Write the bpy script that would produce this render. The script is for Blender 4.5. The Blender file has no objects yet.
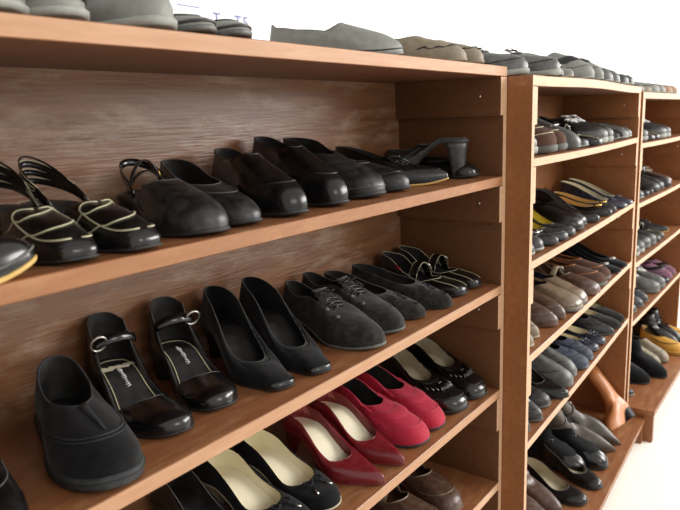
import bpy, math, random
from mathutils import Vector, Matrix, noise
PI = math.pi
sc = bpy.context.scene
COL = sc.collection
rnd = random.Random(7)

# ------------------------------------------------------------------ materials
MATS = {}
def lin(c):
    c = c / 255.0
    return c / 12.92 if c <= .04045 else ((c + .055) / 1.055) ** 2.4
def rgb(r, g, b): return (lin(r), lin(g), lin(b), 1)
def newmat(name):
    m = bpy.data.materials.new(name); m.use_nodes = True
    nt = m.node_tree; b = nt.nodes['Principled BSDF']
    return m, nt, b
def leather(name, col, rough=.4, dust=.25, dustcol=(120, 118, 110), bump=.15, scale=60, coat=0, spec=.5, sheen=0):
    """shoe material: base colour with worn dusty patches and a fine grain"""
    if name in MATS: return MATS[name]
    m, nt, b = newmat(name); N = nt.nodes; L = nt.links
    tc = N.new('ShaderNodeTexCoord')
    n1 = N.new('ShaderNodeTexNoise'); n1.inputs['Scale'].default_value = scale * .9; n1.inputs['Detail'].default_value = 6
    n1.inputs['Roughness'].default_value = .65
    L.new(tc.outputs['Object'], n1.inputs['Vector'])
    cr = N.new('ShaderNodeValToRGB'); cr.color_ramp.elements[0].position = .42; cr.color_ramp.elements[1].position = .85
    cr.color_ramp.elements[0].color = (0, 0, 0, 1); cr.color_ramp.elements[1].color = (dust, dust, dust, 1)
    L.new(n1.outputs['Fac'], cr.inputs['Fac'])
    mx = N.new('ShaderNodeMixRGB'); mx.inputs['Color1'].default_value = rgb(*col); mx.inputs['Color2'].default_value = rgb(*dustcol)
    L.new(cr.outputs['Color'], mx.inputs['Fac']); L.new(mx.outputs['Color'], b.inputs['Base Color'])
    mr = N.new('ShaderNodeMapRange'); mr.inputs['From Min'].default_value = 0; mr.inputs['From Max'].default_value = 1
    mr.inputs['To Min'].default_value = rough; mr.inputs['To Max'].default_value = min(1, rough + .4)
    L.new(cr.outputs['Color'], mr.inputs['Value']); L.new(mr.outputs['Result'], b.inputs['Roughness'])
    n2 = N.new('ShaderNodeTexNoise'); n2.inputs['Scale'].default_value = scale * 7; n2.inputs['Detail'].default_value = 3
    L.new(tc.outputs['Object'], n2.inputs['Vector'])
    bp = N.new('ShaderNodeBump'); bp.inputs['Strength'].default_value = bump; bp.inputs['Distance'].default_value = .001
    L.new(n2.outputs['Fac'], bp.inputs['Height']); L.new(bp.outputs['Normal'], b.inputs['Normal'])
    b.inputs['Specular IOR Level'].default_value = spec
    if coat: b.inputs['Coat Weight'].default_value = coat; b.inputs['Coat Roughness'].default_value = .15
    if sheen: b.inputs['Sheen Weight'].default_value = sheen; b.inputs['Sheen Roughness'].default_value = .4
    MATS[name] = m; return m
def metal(name, col, rough=.25):
    if name in MATS: return MATS[name]
    m, nt, b = newmat(name); b.inputs['Base Color'].default_value = rgb(*col); b.inputs['Metallic'].default_value = 1
    n = nt.nodes.new('ShaderNodeTexNoise'); n.inputs['Scale'].default_value = 200
    mr = nt.nodes.new('ShaderNodeMapRange'); mr.inputs['To Min'].default_value = rough; mr.inputs['To Max'].default_value = rough + .15
    nt.links.new(n.outputs['Fac'], mr.inputs['Value']); nt.links.new(mr.outputs['Result'], b.inputs['Roughness'])
    MATS[name] = m; return m
def wood(name, col, col2, rough=.4, grain=(3, 40, 40), wear=0, wearcol=(185, 165, 160), bump=.25, coat=0, wearscale=7):
    """painted or varnished board; grain runs along the rack"""
    m, nt, b = newmat(name); N = nt.nodes; L = nt.links
    tc = N.new('ShaderNodeTexCoord'); mp = N.new('ShaderNodeMapping'); mp.inputs['Scale'].default_value = grain
    L.new(tc.outputs['Object'], mp.inputs['Vector'])
    n1 = N.new('ShaderNodeTexNoise'); n1.inputs['Scale'].default_value = 1.6; n1.inputs['Detail'].default_value = 8; n1.inputs['Roughness'].default_value = .65
    L.new(mp.outputs['Vector'], n1.inputs['Vector'])
    cr = N.new('ShaderNodeValToRGB'); cr.color_ramp.elements[0].position = .3; cr.color_ramp.elements[1].position = .72
    cr.color_ramp.elements[0].color = rgb(*col); cr.color_ramp.elements[1].color = rgb(*col2)
    L.new(n1.outputs['Fac'], cr.inputs['Fac'])
    out = cr.outputs['Color']
    if wear:
        n3 = N.new('ShaderNodeTexNoise'); n3.inputs['Scale'].default_value = wearscale; n3.inputs['Detail'].default_value = 10; n3.inputs['Roughness'].default_value = .72
        mp3 = N.new('ShaderNodeMapping'); mp3.inputs['Scale'].default_value = (.6, 1.6, 1.9)
        L.new(tc.outputs['Object'], mp3.inputs['Vector']); L.new(mp3.outputs['Vector'], n3.inputs['Vector'])
        c3 = N.new('ShaderNodeValToRGB'); c3.color_ramp.elements[0].position = .5; c3.color_ramp.elements[1].position = .74
        c3.color_ramp.elements[0].color = (0, 0, 0, 1); c3.color_ramp.elements[1].color = (wear,) * 3 + (1,)
        L.new(n3.outputs['Fac'], c3.inputs['Fac'])
        mx = N.new('ShaderNodeMixRGB'); L.new(c3.outputs['Color'], mx.inputs['Fac']); L.new(out, mx.inputs['Color1'])
        mx.inputs['Color2'].default_value = rgb(*wearcol); out = mx.outputs['Color']
    L.new(out, b.inputs['Base Color'])
    b.inputs['Roughness'].default_value = rough
    bp = N.new('ShaderNodeBump'); bp.inputs['Strength'].default_value = bump; bp.inputs['Distance'].default_value = .002
    n4 = N.new('ShaderNodeTexNoise'); n4.inputs['Scale'].default_value = 5; n4.inputs['Detail'].default_value = 8
    L.new(mp.outputs['Vector'], n4.inputs['Vector']); L.new(n4.outputs['Fac'], bp.inputs['Height']); L.new(bp.outputs['Normal'], b.inputs['Normal'])
    if coat: b.inputs['Coat Weight'].default_value = coat; b.inputs['Coat Roughness'].default_value = .3
    MATS[name] = m; return m

wood('brown_board', (110, 70, 44), (142, 98, 66), .38, wear=.62, wearcol=(196, 176, 152), coat=.25, bump=.6, wearscale=9)  # pale streaks: wear, with varnish sheen painted into the colour
wood('under_shaded', (92, 54, 34), (112, 68, 44), .45, wear=.2, wearcol=(150, 105, 78))  # board undersides: shade painted in as a darker brown against floor bounce
wood('brown_side', (112, 64, 36), (136, 80, 46), .45, wear=.15, wearcol=(180, 120, 80))
wood('dark_side', (88, 54, 28), (104, 64, 34), .5, wear=.12, wearcol=(150, 100, 70))
wood('orange_side', (124, 74, 36), (142, 88, 46), .45, wear=.15, wearcol=(200, 140, 95))
wood('shelf_board', (122, 74, 44), (150, 98, 62), .36, wear=.5, wearcol=(184, 148, 110), wearscale=16)
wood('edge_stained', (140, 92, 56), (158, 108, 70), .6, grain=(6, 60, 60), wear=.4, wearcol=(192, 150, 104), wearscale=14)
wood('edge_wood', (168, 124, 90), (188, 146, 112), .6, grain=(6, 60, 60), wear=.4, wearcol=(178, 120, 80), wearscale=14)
wood('edge_pale_lit', (192, 152, 118), (208, 170, 138), .6, grain=(6, 60, 60), wear=.5, wearcol=(178, 124, 82), wearscale=14)  # bare edge wood, with the brighter right-hand light painted into its tone
leather('black_leather', (11, 11, 12), .25, .08)
leather('black_dusty', (20, 20, 20), .38, .30, (110, 110, 106))
leather('black_patent', (7, 7, 8), .24, .10, (90, 90, 86), .05, 40, coat=.35)
leather('black_suede', (12, 12, 13), .9, .22, (56, 58, 62), .6, 80, spec=.2, sheen=.15)
leather('suede_dusty', (32, 31, 29), .9, .45, (92, 90, 84), .6, 60, spec=.2, sheen=.2)
leather('rubber_dark', (34, 36, 38), .7, .3, (110, 112, 112), .2)
leather('rubber_grey', (84, 84, 80), .7, .5, (140, 138, 130), .2)
leather('rubber_black', (20, 20, 20), .6, .3, (90, 90, 85), .2)
leather('lining_black', (28, 27, 26), .7, .3, (100, 96, 90))
leather('lining_grey', (84, 82, 78), .7, .4, (130, 128, 120))
leather('lining_cream', (230, 221, 190), .6, .2, (190, 176, 140))
leather('insole_cream', (240, 232, 202), .5, .2, (200, 186, 145))
leather('insole_beige', (176, 166, 140), .5, .35, (140, 130, 105))
leather('insole_black', (26, 25, 25), .55, .3, (90, 88, 84))
leather('insole_yellow', (206, 186, 70), .6, .2, (170, 150, 70))
leather('insole_tan', (206, 170, 110), .6, .2, (170, 130, 80))
leather('sole_tan', (206, 168, 96), .55, .3, (160, 125, 75))
leather('sole_brown', (96, 62, 42), .6, .4, (130, 100, 80))
leather('dark_red', (112, 22, 30), .28, .25, (160, 90, 90), .12, coat=.3)
leather('lining_rose', (176, 104, 96), .6, .3, (200, 140, 130))
leather('crimson', (166, 26, 52), .75, .2, (200, 80, 100), .5, spec=.3, sheen=.2)
leather('brown_leather', (74, 50, 38), .35, .5, (128, 108, 96), coat=.15)
leather('brown_suede', (84, 60, 50), .9, .4, (120, 98, 86), .6, spec=.2)
leather('taupe_leather', (116, 98, 78), .3, .5, (160, 146, 124), coat=.3)
leather('tan_leather', (172, 106, 58), .4, .4, (212, 156, 104), coat=.1)
leather('mustard', (204, 152, 62), .5, .3, (224, 186, 110))
leather('grey_leather', (76, 76, 73), .40, .45, (140, 140, 134))
leather('pale_grey', (118, 120, 113), .5, .5, (158, 158, 150))
leather('pale_sole', (140, 142, 134), .65, .5, (176, 176, 168))
leather('mid_grey', (36, 37, 38), .35, .4, (104, 106, 106))
leather('khaki', (124, 112, 92), .55, .6, (164, 152, 130))
leather('khaki_brown', (140, 108, 82), .6, .5, (176, 150, 124))
leather('olive_boot', (72, 64, 56), .42, .5, (112, 104, 94), coat=.1)
leather('navy_leather', (22, 26, 40), .3, .4, (110, 120, 140), coat=.3)
leather('denim_blue', (38, 44, 60), .6, .5, (100, 110, 128), .6)
leather('pink_lining', (206, 50, 120), .7, .1)
leather('purple_suede', (112, 74, 92), .85, .4, (150, 116, 130), .6)
leather('piping_cream', (190, 182, 150), .6, .2)
leather('white_tag', (225, 225, 220), .6, .1)
leather('red_tag', (176, 34, 40), .6, .1)
metal('silver', (215, 212, 204)); metal('gold', (206, 168, 92)); metal('dark_steel', (120, 118, 114), .35)

def plain(name, col, rough, bump=0.0):
    m, nt, b = newmat(name)
    N = nt.nodes; L = nt.links
    n = N.new('ShaderNodeTexNoise'); n.inputs['Scale'].default_value = 3; n.inputs['Detail'].default_value = 6
    cr = N.new('ShaderNodeValToRGB'); cr.color_ramp.elements[0].color = rgb(*[max(0, c - 6) for c in col]); cr.color_ramp.elements[1].color = rgb(*col)
    L.new(n.outputs['Fac'], cr.inputs['Fac']); L.new(cr.outputs['Color'], b.inputs['Base Color']); b.inputs['Roughness'].default_value = rough
    MATS[name] = m; return m
plain('white_wall', (250, 250, 250), .8); plain('floor_pale', (250, 246, 236), .55); plain('sign_blue', (118, 132, 176), .6); plain('white_panel', (252, 252, 252), .6)

# ------------------------------------------------------------------ object helpers
def mesh_obj(name, verts, faces, mats, parent=None, smooth=True, fm=None):
    me = bpy.data.meshes.new(name)
    me.from_pydata([tuple(v) for v in verts], [], faces)
    if isinstance(mats, str): mats = [mats]
    for k in mats: me.materials.append(MATS[k])
    if fm:
        for p, i in zip(me.polygons, fm): p.material_index = i
    me.validate()
    import bmesh
    bm = bmesh.new(); bm.from_mesh(me)
    bmesh.ops.recalc_face_normals(bm, faces=bm.faces)
    bm.to_mesh(me); bm.free()
    if smooth:
        me.polygons.foreach_set('use_smooth', [True] * len(me.polygons))
    o = bpy.data.objects.new(name, me); COL.objects.link(o)
    if parent: o.parent = parent
    return o
def empty(name, loc=(0, 0, 0), rz=0):
    o = bpy.data.objects.new(name, None); COL.objects.link(o); o.location = loc; o.rotation_euler = (0, 0, rz)
    o.empty_display_size = .05
    return o

class MB:
    def __init__(s): s.v = []; s.f = []; s.m = []
    def add(s, vs, fs, m=0):
        n = len(s.v); s.v += [Vector(v) for v in vs]; s.f += [tuple(i + n for i in f) for f in fs]; s.m += [m] * len(fs); return s
    def box(s, x0, x1, y0, y1, z0, z1, m=0, front=None, under=None, bevel=.0012, seg=1, sag=None):
        """board with slightly eased edges; front (-y) face may carry its own material index"""
        b = min(bevel, (x1 - x0) * .3, (y1 - y0) * .3, (z1 - z0) * .3)
        prof = [(y0, z0 + b), (y0 + b, z0), (y1 - b, z0), (y1, z0 + b), (y1, z1 - b), (y1 - b, z1), (y0 + b, z1), (y0, z1 - b)]
        n = len(s.v); K = 8
        for i in range(seg + 1):
            x = x0 + (x1 - x0) * i / seg
            dz = sag(i / seg) if sag else 0
            for (y, z) in prof: s.v.append(Vector((x, y, z + dz)))
        for i in range(seg):
            for k in range(K):
                a = n + i * K + k; c = n + i * K + (k + 1) % K
                s.f.append((a, c, c + K, a + K)); s.m.append(front if (front is not None and k == 7) else under if (under is not None and k == 1) else m)
        s.f.append(tuple(n + k for k in range(K))); s.m.append(m)
        s.f.append(tuple(n + seg * K + k for k in range(K))); s.m.append(m)
        return s
    def tube(s, pts, r, n=6, closed=False, m=0):
        pts = [Vector(p) for p in pts]; base = len(s.v); P = len(pts)
        for i, p in enumerate(pts):
            a = pts[(i - 1) % P] if (closed or i > 0) else p; c = pts[(i + 1) % P] if (closed or i < P - 1) else p
            t = (c - a).normalized() if (c - a).length > 1e-9 else Vector((0, 1, 0))
            up = Vector((0, 0, 1)) if abs(t.z) < .9 else Vector((1, 0, 0))
            u = t.cross(up).normalized(); w = u.cross(t).normalized()
            rr = r(i / max(1, P - 1)) if callable(r) else r
            for k in range(n):
                an = 2 * PI * k / n; s.v.append(p + u * math.cos(an) * rr + w * math.sin(an) * rr)
        for i in range(P if closed else P - 1):
            for k in range(n):
                j = (i + 1) % P
                s.f.append((base + i * n + k, base + i * n + (k + 1) % n, base + j * n + (k + 1) % n, base + j * n + k)); s.m.append(m)
        if not closed:
            s.f.append(tuple(base + k for k in range(n))); s.m.append(m); s.f.append(tuple(base + (P - 1) * n + k for k in range(n))); s.m.append(m)
        return s
    def ribbon(s, pts, wdir, w, t, m=0):
        """flat strap: pts along the path, wdir(i) the across direction, w width, t thickness"""
        pts = [Vector(p) for p in pts]; P = len(pts); base = len(s.v)
        for i, p in enumerate(pts):
            a = pts[max(0, i - 1)]; c = pts[min(P - 1, i + 1)]; tg = (c - a).normalized()
            wd = Vector(wdir(i / (P - 1)) if callable(wdir) else wdir); wd = (wd - tg * wd.dot(tg)).normalized()
            nn = tg.cross(wd).normalized()
            if nn.z < 0: nn = -nn
            ww = w(i / (P - 1)) if callable(w) else w
            for (q, h) in ((-.5, 0), (-.42, t), (.42, t), (.5, 0)): s.v.append(p + wd * ww * q + nn * h)
        for i in range(P - 1):
            for k in range(4):
                s.f.append((base + i * 4 + k, base + i * 4 + (k + 1) % 4, base + i * 4 + 4 + (k + 1) % 4, base + i * 4 + 4 + k)); s.m.append(m)
        s.f.append(tuple(base + k for k in range(4))); s.m.append(m); s.f.append(tuple(base + (P - 1) * 4 + k for k in range(4))); s.m.append(m)
        return s
    def ball(s, c, r, m=0, sx=1, sy=1, sz=1, n=8):
        c = Vector(c); base = len(s.v)
        for i in range(1, n // 2):
            a = PI * i / (n // 2)
            for k in range(n):
                b = 2 * PI * k / n; s.v.append(c + Vector((math.sin(a) * math.cos(b) * sx, math.sin(a) * math.sin(b) * sy, math.cos(a) * sz)) * r)
        s.v.append(c + Vector((0, 0, r * sz))); s.v.append(c - Vector((0, 0, r * sz))); T = len(s.v) - 2; R = n // 2 - 1
        for i in range(R - 1):
            for k in range(n): s.f.append((base + i * n + k, base + i * n + (k + 1) % n, base + (i + 1) * n + (k + 1) % n, base + (i + 1) * n + k)); s.m.append(m)
        for k in range(n):
            s.f.append((T, base + k, base + (k + 1) % n)); s.m.append(m); s.f.append((T + 1, base + (R - 1) * n + (k + 1) % n, base + (R - 1) * n + k)); s.m.append(m)
        return s
    def build(s, name, mats, parent=None, smooth=True): return mesh_obj(name, s.v, s.f, mats, parent, smooth, s.m)

# ------------------------------------------------------------------ shoe builder
def ease(t): t = max(0., min(1., t)); return t * t * (3 - 2 * t)
def interp(tab, t):
    if t <= tab[0][0]: return tab[0][1]
    for (a, x), (b, y) in zip(tab, tab[1:]):
        if t <= b: return x + (y - x) * ease((t - a) / (b - a))
    return tab[-1][1]
def sup(t, p, q): t = max(0., min(1., t)); return max(0., 1 - (1 - t) ** p) ** (1. / q)

TOES = {'round': (.26, 2.1, 2.1, .90), 'almond': (.34, 1.8, 1.75, .86), 'point': (.44, 1.45, 1.25, .8), 'square': (.07, 2.2, 3.0, .56), 'wide': (.18, 2.3, 2.6, .88)}
DEF = dict(L=.255, W=.086, toe='round', hh=.01, heel='low', plat=.006, st=.30, rim=[(0, .042), (.45, .036), (1, .056)], rp=2.3, ra=.26, rw=.90,
           puff=.030, crease=.0006, up='black_leather', lin='lining_black', ins='insole_black', sole='rubber_black', heelm=None, spring=.006, dip=.35, rb=.36, extras=(), N=36, M=8, shaft=None, rake=.0, sag=.0)

class Shoe:
    def __init__(s, st, side):
        d = dict(DEF); d.update(st); s.d = d; s.side = side; s.N = d['N']; s.M = d['M']
        s.seed = rnd.random() * 50
    def hw(s, t, sgn):
        d = s.d; a, p, q, tap = TOES[d['toe']]
        base = interp([(0, tap), (.32, 1.), (.62, .76), (.86, .74), (1, .70)], t)
        w = base * d['W'] / 2 * sup(t / a, p, q) * sup((1 - t) / .13, 2, 2)
        if sgn * s.side < 0 and t < .7: w *= 1.03      # the outer side is fuller
        return w
    def cx(s, t): return s.side * .07 * s.d['W'] * (max(0, .45 - t) / .45) ** 2 - s.side * .03 * s.d['W'] * math.sin(PI * max(0, min(1, (t - .2) / .6)))
    def zb(s, t):
        d = s.d
        if d['heel'] in ('flat', 'wedge'): return d['spring'] * max(0, 1 - t / .22) ** 2
        return d['spring'] * max(0, 1 - t / .24) ** 2 + d['hh'] * ease((t - .34) / .42)
    def zf(s, t):
        d = s.d; k = d['plat'] + d['spring'] * max(0, 1 - t / .22) ** 2 if d['heel'] in ('flat', 'wedge') else d['plat'] + s.zb(t)
        if d['heel'] == 'flat': k += d['hh'] * ease((t - .3) / .5) 
        if d['heel'] == 'wedge': k += d['hh'] * ease((t - .28) / .5)
        return k
    def y(s, t): return (t - .5) * s.d['L']
    def th(s, i): return 2 * PI * i / s.N
    def outline(s, th, k=1., off=0.):
        t = (1 - math.cos(th)) / 2; sg = 1 if math.sin(th) >= 0 else -1
        x = sg * s.hw(t, sg) * k; yy = s.y(t)
        if k != 1: yy = s.y(.5 + (t - .5) * (1 - (1 - k) * .35))
        if off:
            x += sg * off * min(1, s.hw(t, sg) / .012); yy += off * -math.cos(th)
        return Vector((x + s.cx(t), yy, 0)), t, sg
    def rimpt(s, th, inset=0.):
        d = s.d; tau = (1 - math.cos(th)) / 2; sg = 1 if math.sin(th) >= 0 else -1
        sr = d['st'] + (.985 - d['st']) * tau
        w = max(s.hw(min(sr, .8), sg), .0) * d['rw'] * sup(tau / d['ra'], d['rp'], 2) * sup((1 - tau) / d['rb'], 2, 2)
        yy = s.y(sr) - d['rake'] * ease((tau - .6) / .4)
        x = sg * max(0, w - inset * min(1, w / .01)); yy += inset * math.cos(th)
        return Vector((x + s.cx(sr), yy, s.zf(sr) + interp(d['rim'], tau))), tau
    def S(s, th, v, inner=0.):
        d = s.d
        o, t, sg = s.outline(th, 1. if not inner else .93)
        P0 = Vector((o.x, o.y, s.zf(t) + (.001 if inner else 0)))
        P3, tau = s.rimpt(th, inner)
        h = max(.001, P3.z - P0.z); dx = P0 - P3; dx.z = 0
        front = (1 + math.cos(th)) / 2
        a1 = max(.5 * h, d['puff'] * front * .95) * (.85 if inner else 1)
        out = dx.normalized() if dx.length > 1e-5 else Vector((0, 0, 0))
        if t > .5: out = Vector((0, 0, 0)) if t < .9 else Vector((0, .6, 0))
        P1 = P0 + out * (.10 * h * (1 - front)) + Vector((0, 0, a1))
        if front > .2: P1 += Vector((math.sin(th) * .10 * h, -.10 * h * front, 0))
        P2 = P3 + dx * .5 - Vector((0, 0, min(d['dip'] * h, .022 + .1 * h + (d['dip'] - .35) * .1) * (1 - .25 * front) + (.002 if inner else 0)))
        u = 1 - v
        p = P0 * u ** 3 + P1 * (3 * u * u * v) + P2 * (3 * u * v * v) + P3 * v ** 3
        if not inner and d['crease'] and 0 < v < 1:
            f = 1 + 2.5 * math.exp(-((t - .3) / .12) ** 2)
            nz = noise.noise(Vector((p.x * 22, p.y * 60, p.z * 30)) + Vector((s.seed, 0, 0)))
            p = p + Vector((math.sin(th) * .5, 0, 1)) * nz * d['crease'] * f * math.sin(PI * v)
        return p
    def loop(s, f): return [f(s.th(i)) for i in range(s.N)]
    def rings(s, rings, mb, m=0, close=False):
        N = s.N; base = len(mb.v)
        for r in rings: mb.v += [Vector(p) for p in r]
        for j in range(len(rings) - 1):
            for i in range(N):
                k = (i + 1) % N; a = base + j * N
                mb.f.append((a + i, a + k, a + N + k, a + N + i)); mb.m.append(m)
        return base
    def cap(s, mb, base, m=0):
        N = s.N
        for i in range(N // 2):
            a, b = i, i + 1; c, d_ = (N - i - 1) % N, (N - i) % N
            f = (base + a, base + b, base + c, base + d_)
            f = tuple(dict.fromkeys(f))
            if len(f) >= 3: mb.f.append(f); mb.m.append(m)
    def shaftrings(s, inset=0.):
        out = []
        for (h, tc, hl, hw_, dy) in s.d['shaft']:
            r = []
            for i in range(s.N):
                th = s.th(i); y0 = s.y(tc) + dy
                p = Vector((math.sin(th) * (hw_ - inset) + s.cx(tc), y0 - math.cos(th) * (hl - inset), s.zf(1) + h))
                n = noise.noise(Vector((p.x * 14, p.y * 14, p.z * 26)) + Vector((s.seed, 3, 0)))
                p += Vector((math.sin(th), -math.cos(th), 0)) * n * s.d['sag']
                r.append(p)
            out.append(r)
        return out
    def build(s, name):
        d = s.d; N, M = s.N, s.M; root = empty(name)
        # upper
        mb = MB(); R = [s.loop(lambda th, v=j / M: s.S(th, v)) for j in range(M + 1)]
        if d['shaft']:
            R += s.shaftrings(); R.append(s.shaftrings(.0025)[-1])
        else: R.append(s.loop(lambda th: s.rimpt(th, .0022)[0]))
        s.rings(R, mb); up = mb.build('upper', d['up'], root)
        # lining
        mb = MB(); R = [s.loop(lambda th, v=j / (M // 2): s.S(th, v, .0022)) for j in range(M // 2 + 1)]
        if d['shaft']: R += s.shaftrings(.0026)
        s.rings(R, mb); mb.build('lining', d['lin'], root)
        # insole
        mb = MB(); b = s.rings([s.loop(lambda th: (lambda o: Vector((o[0].x, o[0].y, s.zf(o[1]) + .0028)))(s.outline(th, .93)))], mb)
        s.cap(mb, b); ins = mb.build('insole', d['ins'], root)
        # sole
        mb = MB(); e = .0015 if d['plat'] < .009 else .003
        def lp(off, q):
            def f(th):
                o, t, sg = s.outline(th, 1., off)
                zlo = s.zb(t); zhi = s.zf(t)
                return Vector((o.x, o.y, zlo + (zhi - zlo) * q))
            return s.loop(f)
        R = [lp(-.001, 0), lp(e * .6, .12), lp(e, .5), lp(e, .85), lp(e * .3, 1.02)]
        b = s.rings(R, mb); s.cap(mb, b); s.cap(mb, b + 4 * N)
        sole = mb.build('sole', d['sole'], root)
        # heel
        if d['heel'] not in ('flat', 'wedge') and d['hh'] > .004:
            hs, k, sh = {'low': (.72, .96, 0), 'block': (.76, .80, .0), 'louis': (.77, .52, .01), 'thin': (.8, .22, .014), 'cone': (.78, .45, .0)}[d['heel']]
            K = 9; pts = []
            for j in range(K):
                t = hs + (1 - hs) * (j / (K - 1)) ** .8; pts.append((t, 1))
            for j in range(K - 2, -1, -1):
                t = hs + (1 - hs) * (j / (K - 1)) ** .8; pts.append((t, -1))
            LV = 7; rings = []; C = Vector((s.cx(.9), s.y(.9) + sh, 0))
            for l in range(LV):
                q = l / (LV - 1); kk = 1 + (k - 1) * (q ** .6 if d['heel'] in ('thin', 'louis', 'cone') else q)
                if d['heel'] in ('louis', 'block') and q > .8: kk *= 1 + (q - .8) * .25
                r = []
                for (t, sg) in pts:
                    P = Vector((sg * s.hw(t, sg) * .98 + s.cx(t), s.y(t), 0)); p = C + (P - C) * kk + Vector((0, 0, (s.zb(t) + .001) * (1 - q)))
                    r.append(p)
                rings.append(r)
            mb = MB(); n = len(pts)
            for r in rings: mb.v += r
            for l in range(LV - 1):
                for i in range(n): mb.f.append((l * n + i, l * n + (i + 1) % n, (l + 1) * n + (i + 1) % n, (l + 1) * n + i)); mb.m.append(0)
            mb.f.append(tuple(range(n))); mb.m.append(0); mb.f.append(tuple((LV - 1) * n + i for i in range(n))); mb.m.append(0)
            mb.build('heel', d['heelm'] or d['sole'], root)
        for ex in d['extras']: s.extra(ex, root, up, ins)
        return root
    def arc(s, tauL, tauR, H, n=14, sink=.004):
        """strap path from the left rim over the foot to the right rim"""
        thL = math.acos(1 - 2 * tauL); thR = 2 * PI - math.acos(1 - 2 * tauR)
        A, _ = s.rimpt(thL); B, _ = s.rimpt(thR); out = []
        for i in range(n):
            q = i / (n - 1); p = A.lerp(B, q); p.z += H * math.sin(PI * q) ** .8 - sink * (abs(2 * q - 1)) ** 3
            p.x += (.5 - q) * -.004 * (abs(2 * q - 1))
            out.append(p)
        return out
    def extra(s, ex, root, up, ins):
        k = ex[0]; a = ex[1:]
        if k == 'topline':                       # (material, radius)
            mb = MB(); mb.tube(s.loop(lambda th: s.rimpt(th, .001)[0]), a[1] if len(a) > 1 else .0012, 5, True); mb.build('piping', a[0], up)
        elif k == 'seam':                        # ring seam on the vamp (material, v, spread, radius, name)
            mt, v, spread, r = a[:4]; mb = MB()
            mb.tube([s.S(-spread + 2 * spread * i / 24, v) + Vector((0, 0, .0006)) for i in range(25)], r, 5); mb.build('seam', mt, up)
        elif k == 'band':                        # saddle band (material, v0, v1, spread)
            mt, v0, v1, sp = a; mb = MB(); n = 22; rows = 4; base = 0
            for j in range(rows + 1):
                for i in range(n + 1):
                    th = -sp + 2 * sp * i / n; v = v0 + (v1 - v0) * j / rows
                    p = s.S(th, v); q = s.S(th, min(1, v + .02)); q2 = s.S(th + .05, v)
                    nn = (q - p).cross(q2 - p)
                    if nn.length < 1e-12: nn = Vector((0, 0, 1))
                    nn.normalize()
                    if nn.z < 0: nn = -nn
                    edge = .0006 if j in (0, rows) else .0036
                    mb.v.append(p + nn * edge)
            for j in range(rows):
                for i in range(n): x = j * (n + 1) + i; mb.f.append((x, x + 1, x + n + 2, x + n + 1)); mb.m.append(0)
            mb.build('saddle_band', mt, up)
        elif k == 'toecap':
            mt, v1, sp = a; mb = MB(); n = 20; rows = 4
            for j in range(rows + 1):
                for i in range(n + 1):
                    th = -sp + 2 * sp * i / n; p = s.S(th, .02 + (v1 - .02) * j / rows)
                    o = Vector((math.sin(th), -math.cos(th), .9)).normalized(); mb.v.append(p + o * (.0004 if j == rows else .0013))
            for j in range(rows):
                for i in range(n): x = j * (n + 1) + i; mb.f.append((x, x + 1, x + n + 2, x + n + 1)); mb.m.append(0)
            mb.build('toe_cap', mt, up)
        elif k == 'strap':                       # (material, tau left, tau right, height, width, buckle: None|'ring_left'|'ring_right'|'square')
            mt, tl, tr, H, w, bk = a[:6]; path = s.arc(tl, tr, H)
            st = MB().ribbon(path, (0, 1, 0), w, .0018).build('strap', mt, root)
            if len(a) > 6:                       # edging piping on the strap
                for off in (-w * .48, w * .48): MB().tube([p + Vector((0, off, .0014)) for p in path], .0009, 5).build('piping', a[6], st)
            if bk:
                right = 'right' in bk
                i = len(path) - 3 if right else 2; c = path[i] + Vector((0, 0, .003)); mb = MB(); R_ = w * .62
                tg = (path[i + 1] - path[i - 1]).normalized(); yv = Vector((0, 1, 0)); yv = (yv - tg * yv.dot(tg)).normalized()
                pts = []
                for q in range(20):
                    an = 2 * PI * q / 20; cc, ss = math.cos(an), math.sin(an)
                    if 'square' in bk: mxx = max(abs(cc), abs(ss)); cc /= mxx; ss /= mxx
                    pts.append(c + tg * cc * R_ * .85 + yv * ss * R_)
                mb.tube(pts, R_ * .15, 6, True); mb.tube([c - tg * R_ * .8, c + tg * R_ * .8 + Vector((0, 0, .001))], R_ * .09, 5)
                mb.build('buckle', 'gold' if 'gold' in bk else 'silver', st)
        elif k == 'astrap':                      # ankle strap: (material, place, end height, mid height, width, ring side)
            mt, t, z0, z1, w, sd = a; hw_ = s.hw(t, 1) * 1.0; pts = []
            for i in range(17):
                q = i / 16; u = 2 * q - 1; pts.append(Vector((s.cx(t) + u * hw_, s.y(t) - .012 * (1 - u * u), s.zf(t) + z0 + (z1 - z0) * (1 - abs(u) ** 2.5))))
            st = MB().ribbon(pts, (0, .5, .85), w, .0022).build('strap', mt, root)
            c = pts[14 if sd > 0 else 2] + Vector((sd * .004, -.006, .001)); mb = MB()
            mb.tube([c + Vector((math.cos(q * PI / 12) * .0125, -.45 * math.sin(q * PI / 12) * .0125, math.sin(q * PI / 12) * .0125)) for q in range(24)], .0021, 6, True)
            mb.build('ring_buckle', 'silver', st)
        elif k == 'sling':                       # heel strap loop (material, height, width)
            mt, H, w = a[:3]; pts = []
            for i in range(21):
                th = PI * (.42 + 1.16 * i / 20); p, tau = s.rimpt(th); q = math.sin(PI * i / 20)
                p.z = s.zf(d_t(s, tau)) + .010 + H * q ** 1.1; pts.append(p)
            st = MB().ribbon(pts, (0, .2, 1), w, .0016).build('heel_strap', mt, root)
            if len(a) > 3: MB().tube([p + Vector((0, 0, w * .5)) for p in pts], .0009, 5).build('piping', a[3], st)
        elif k == 'laces':                       # (material, rows)
            mt, rows = a[:2]; t0 = a[2] if len(a) > 2 else .03; step = a[3] if len(a) > 3 else .075
            tg = MB(); pts = []
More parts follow.
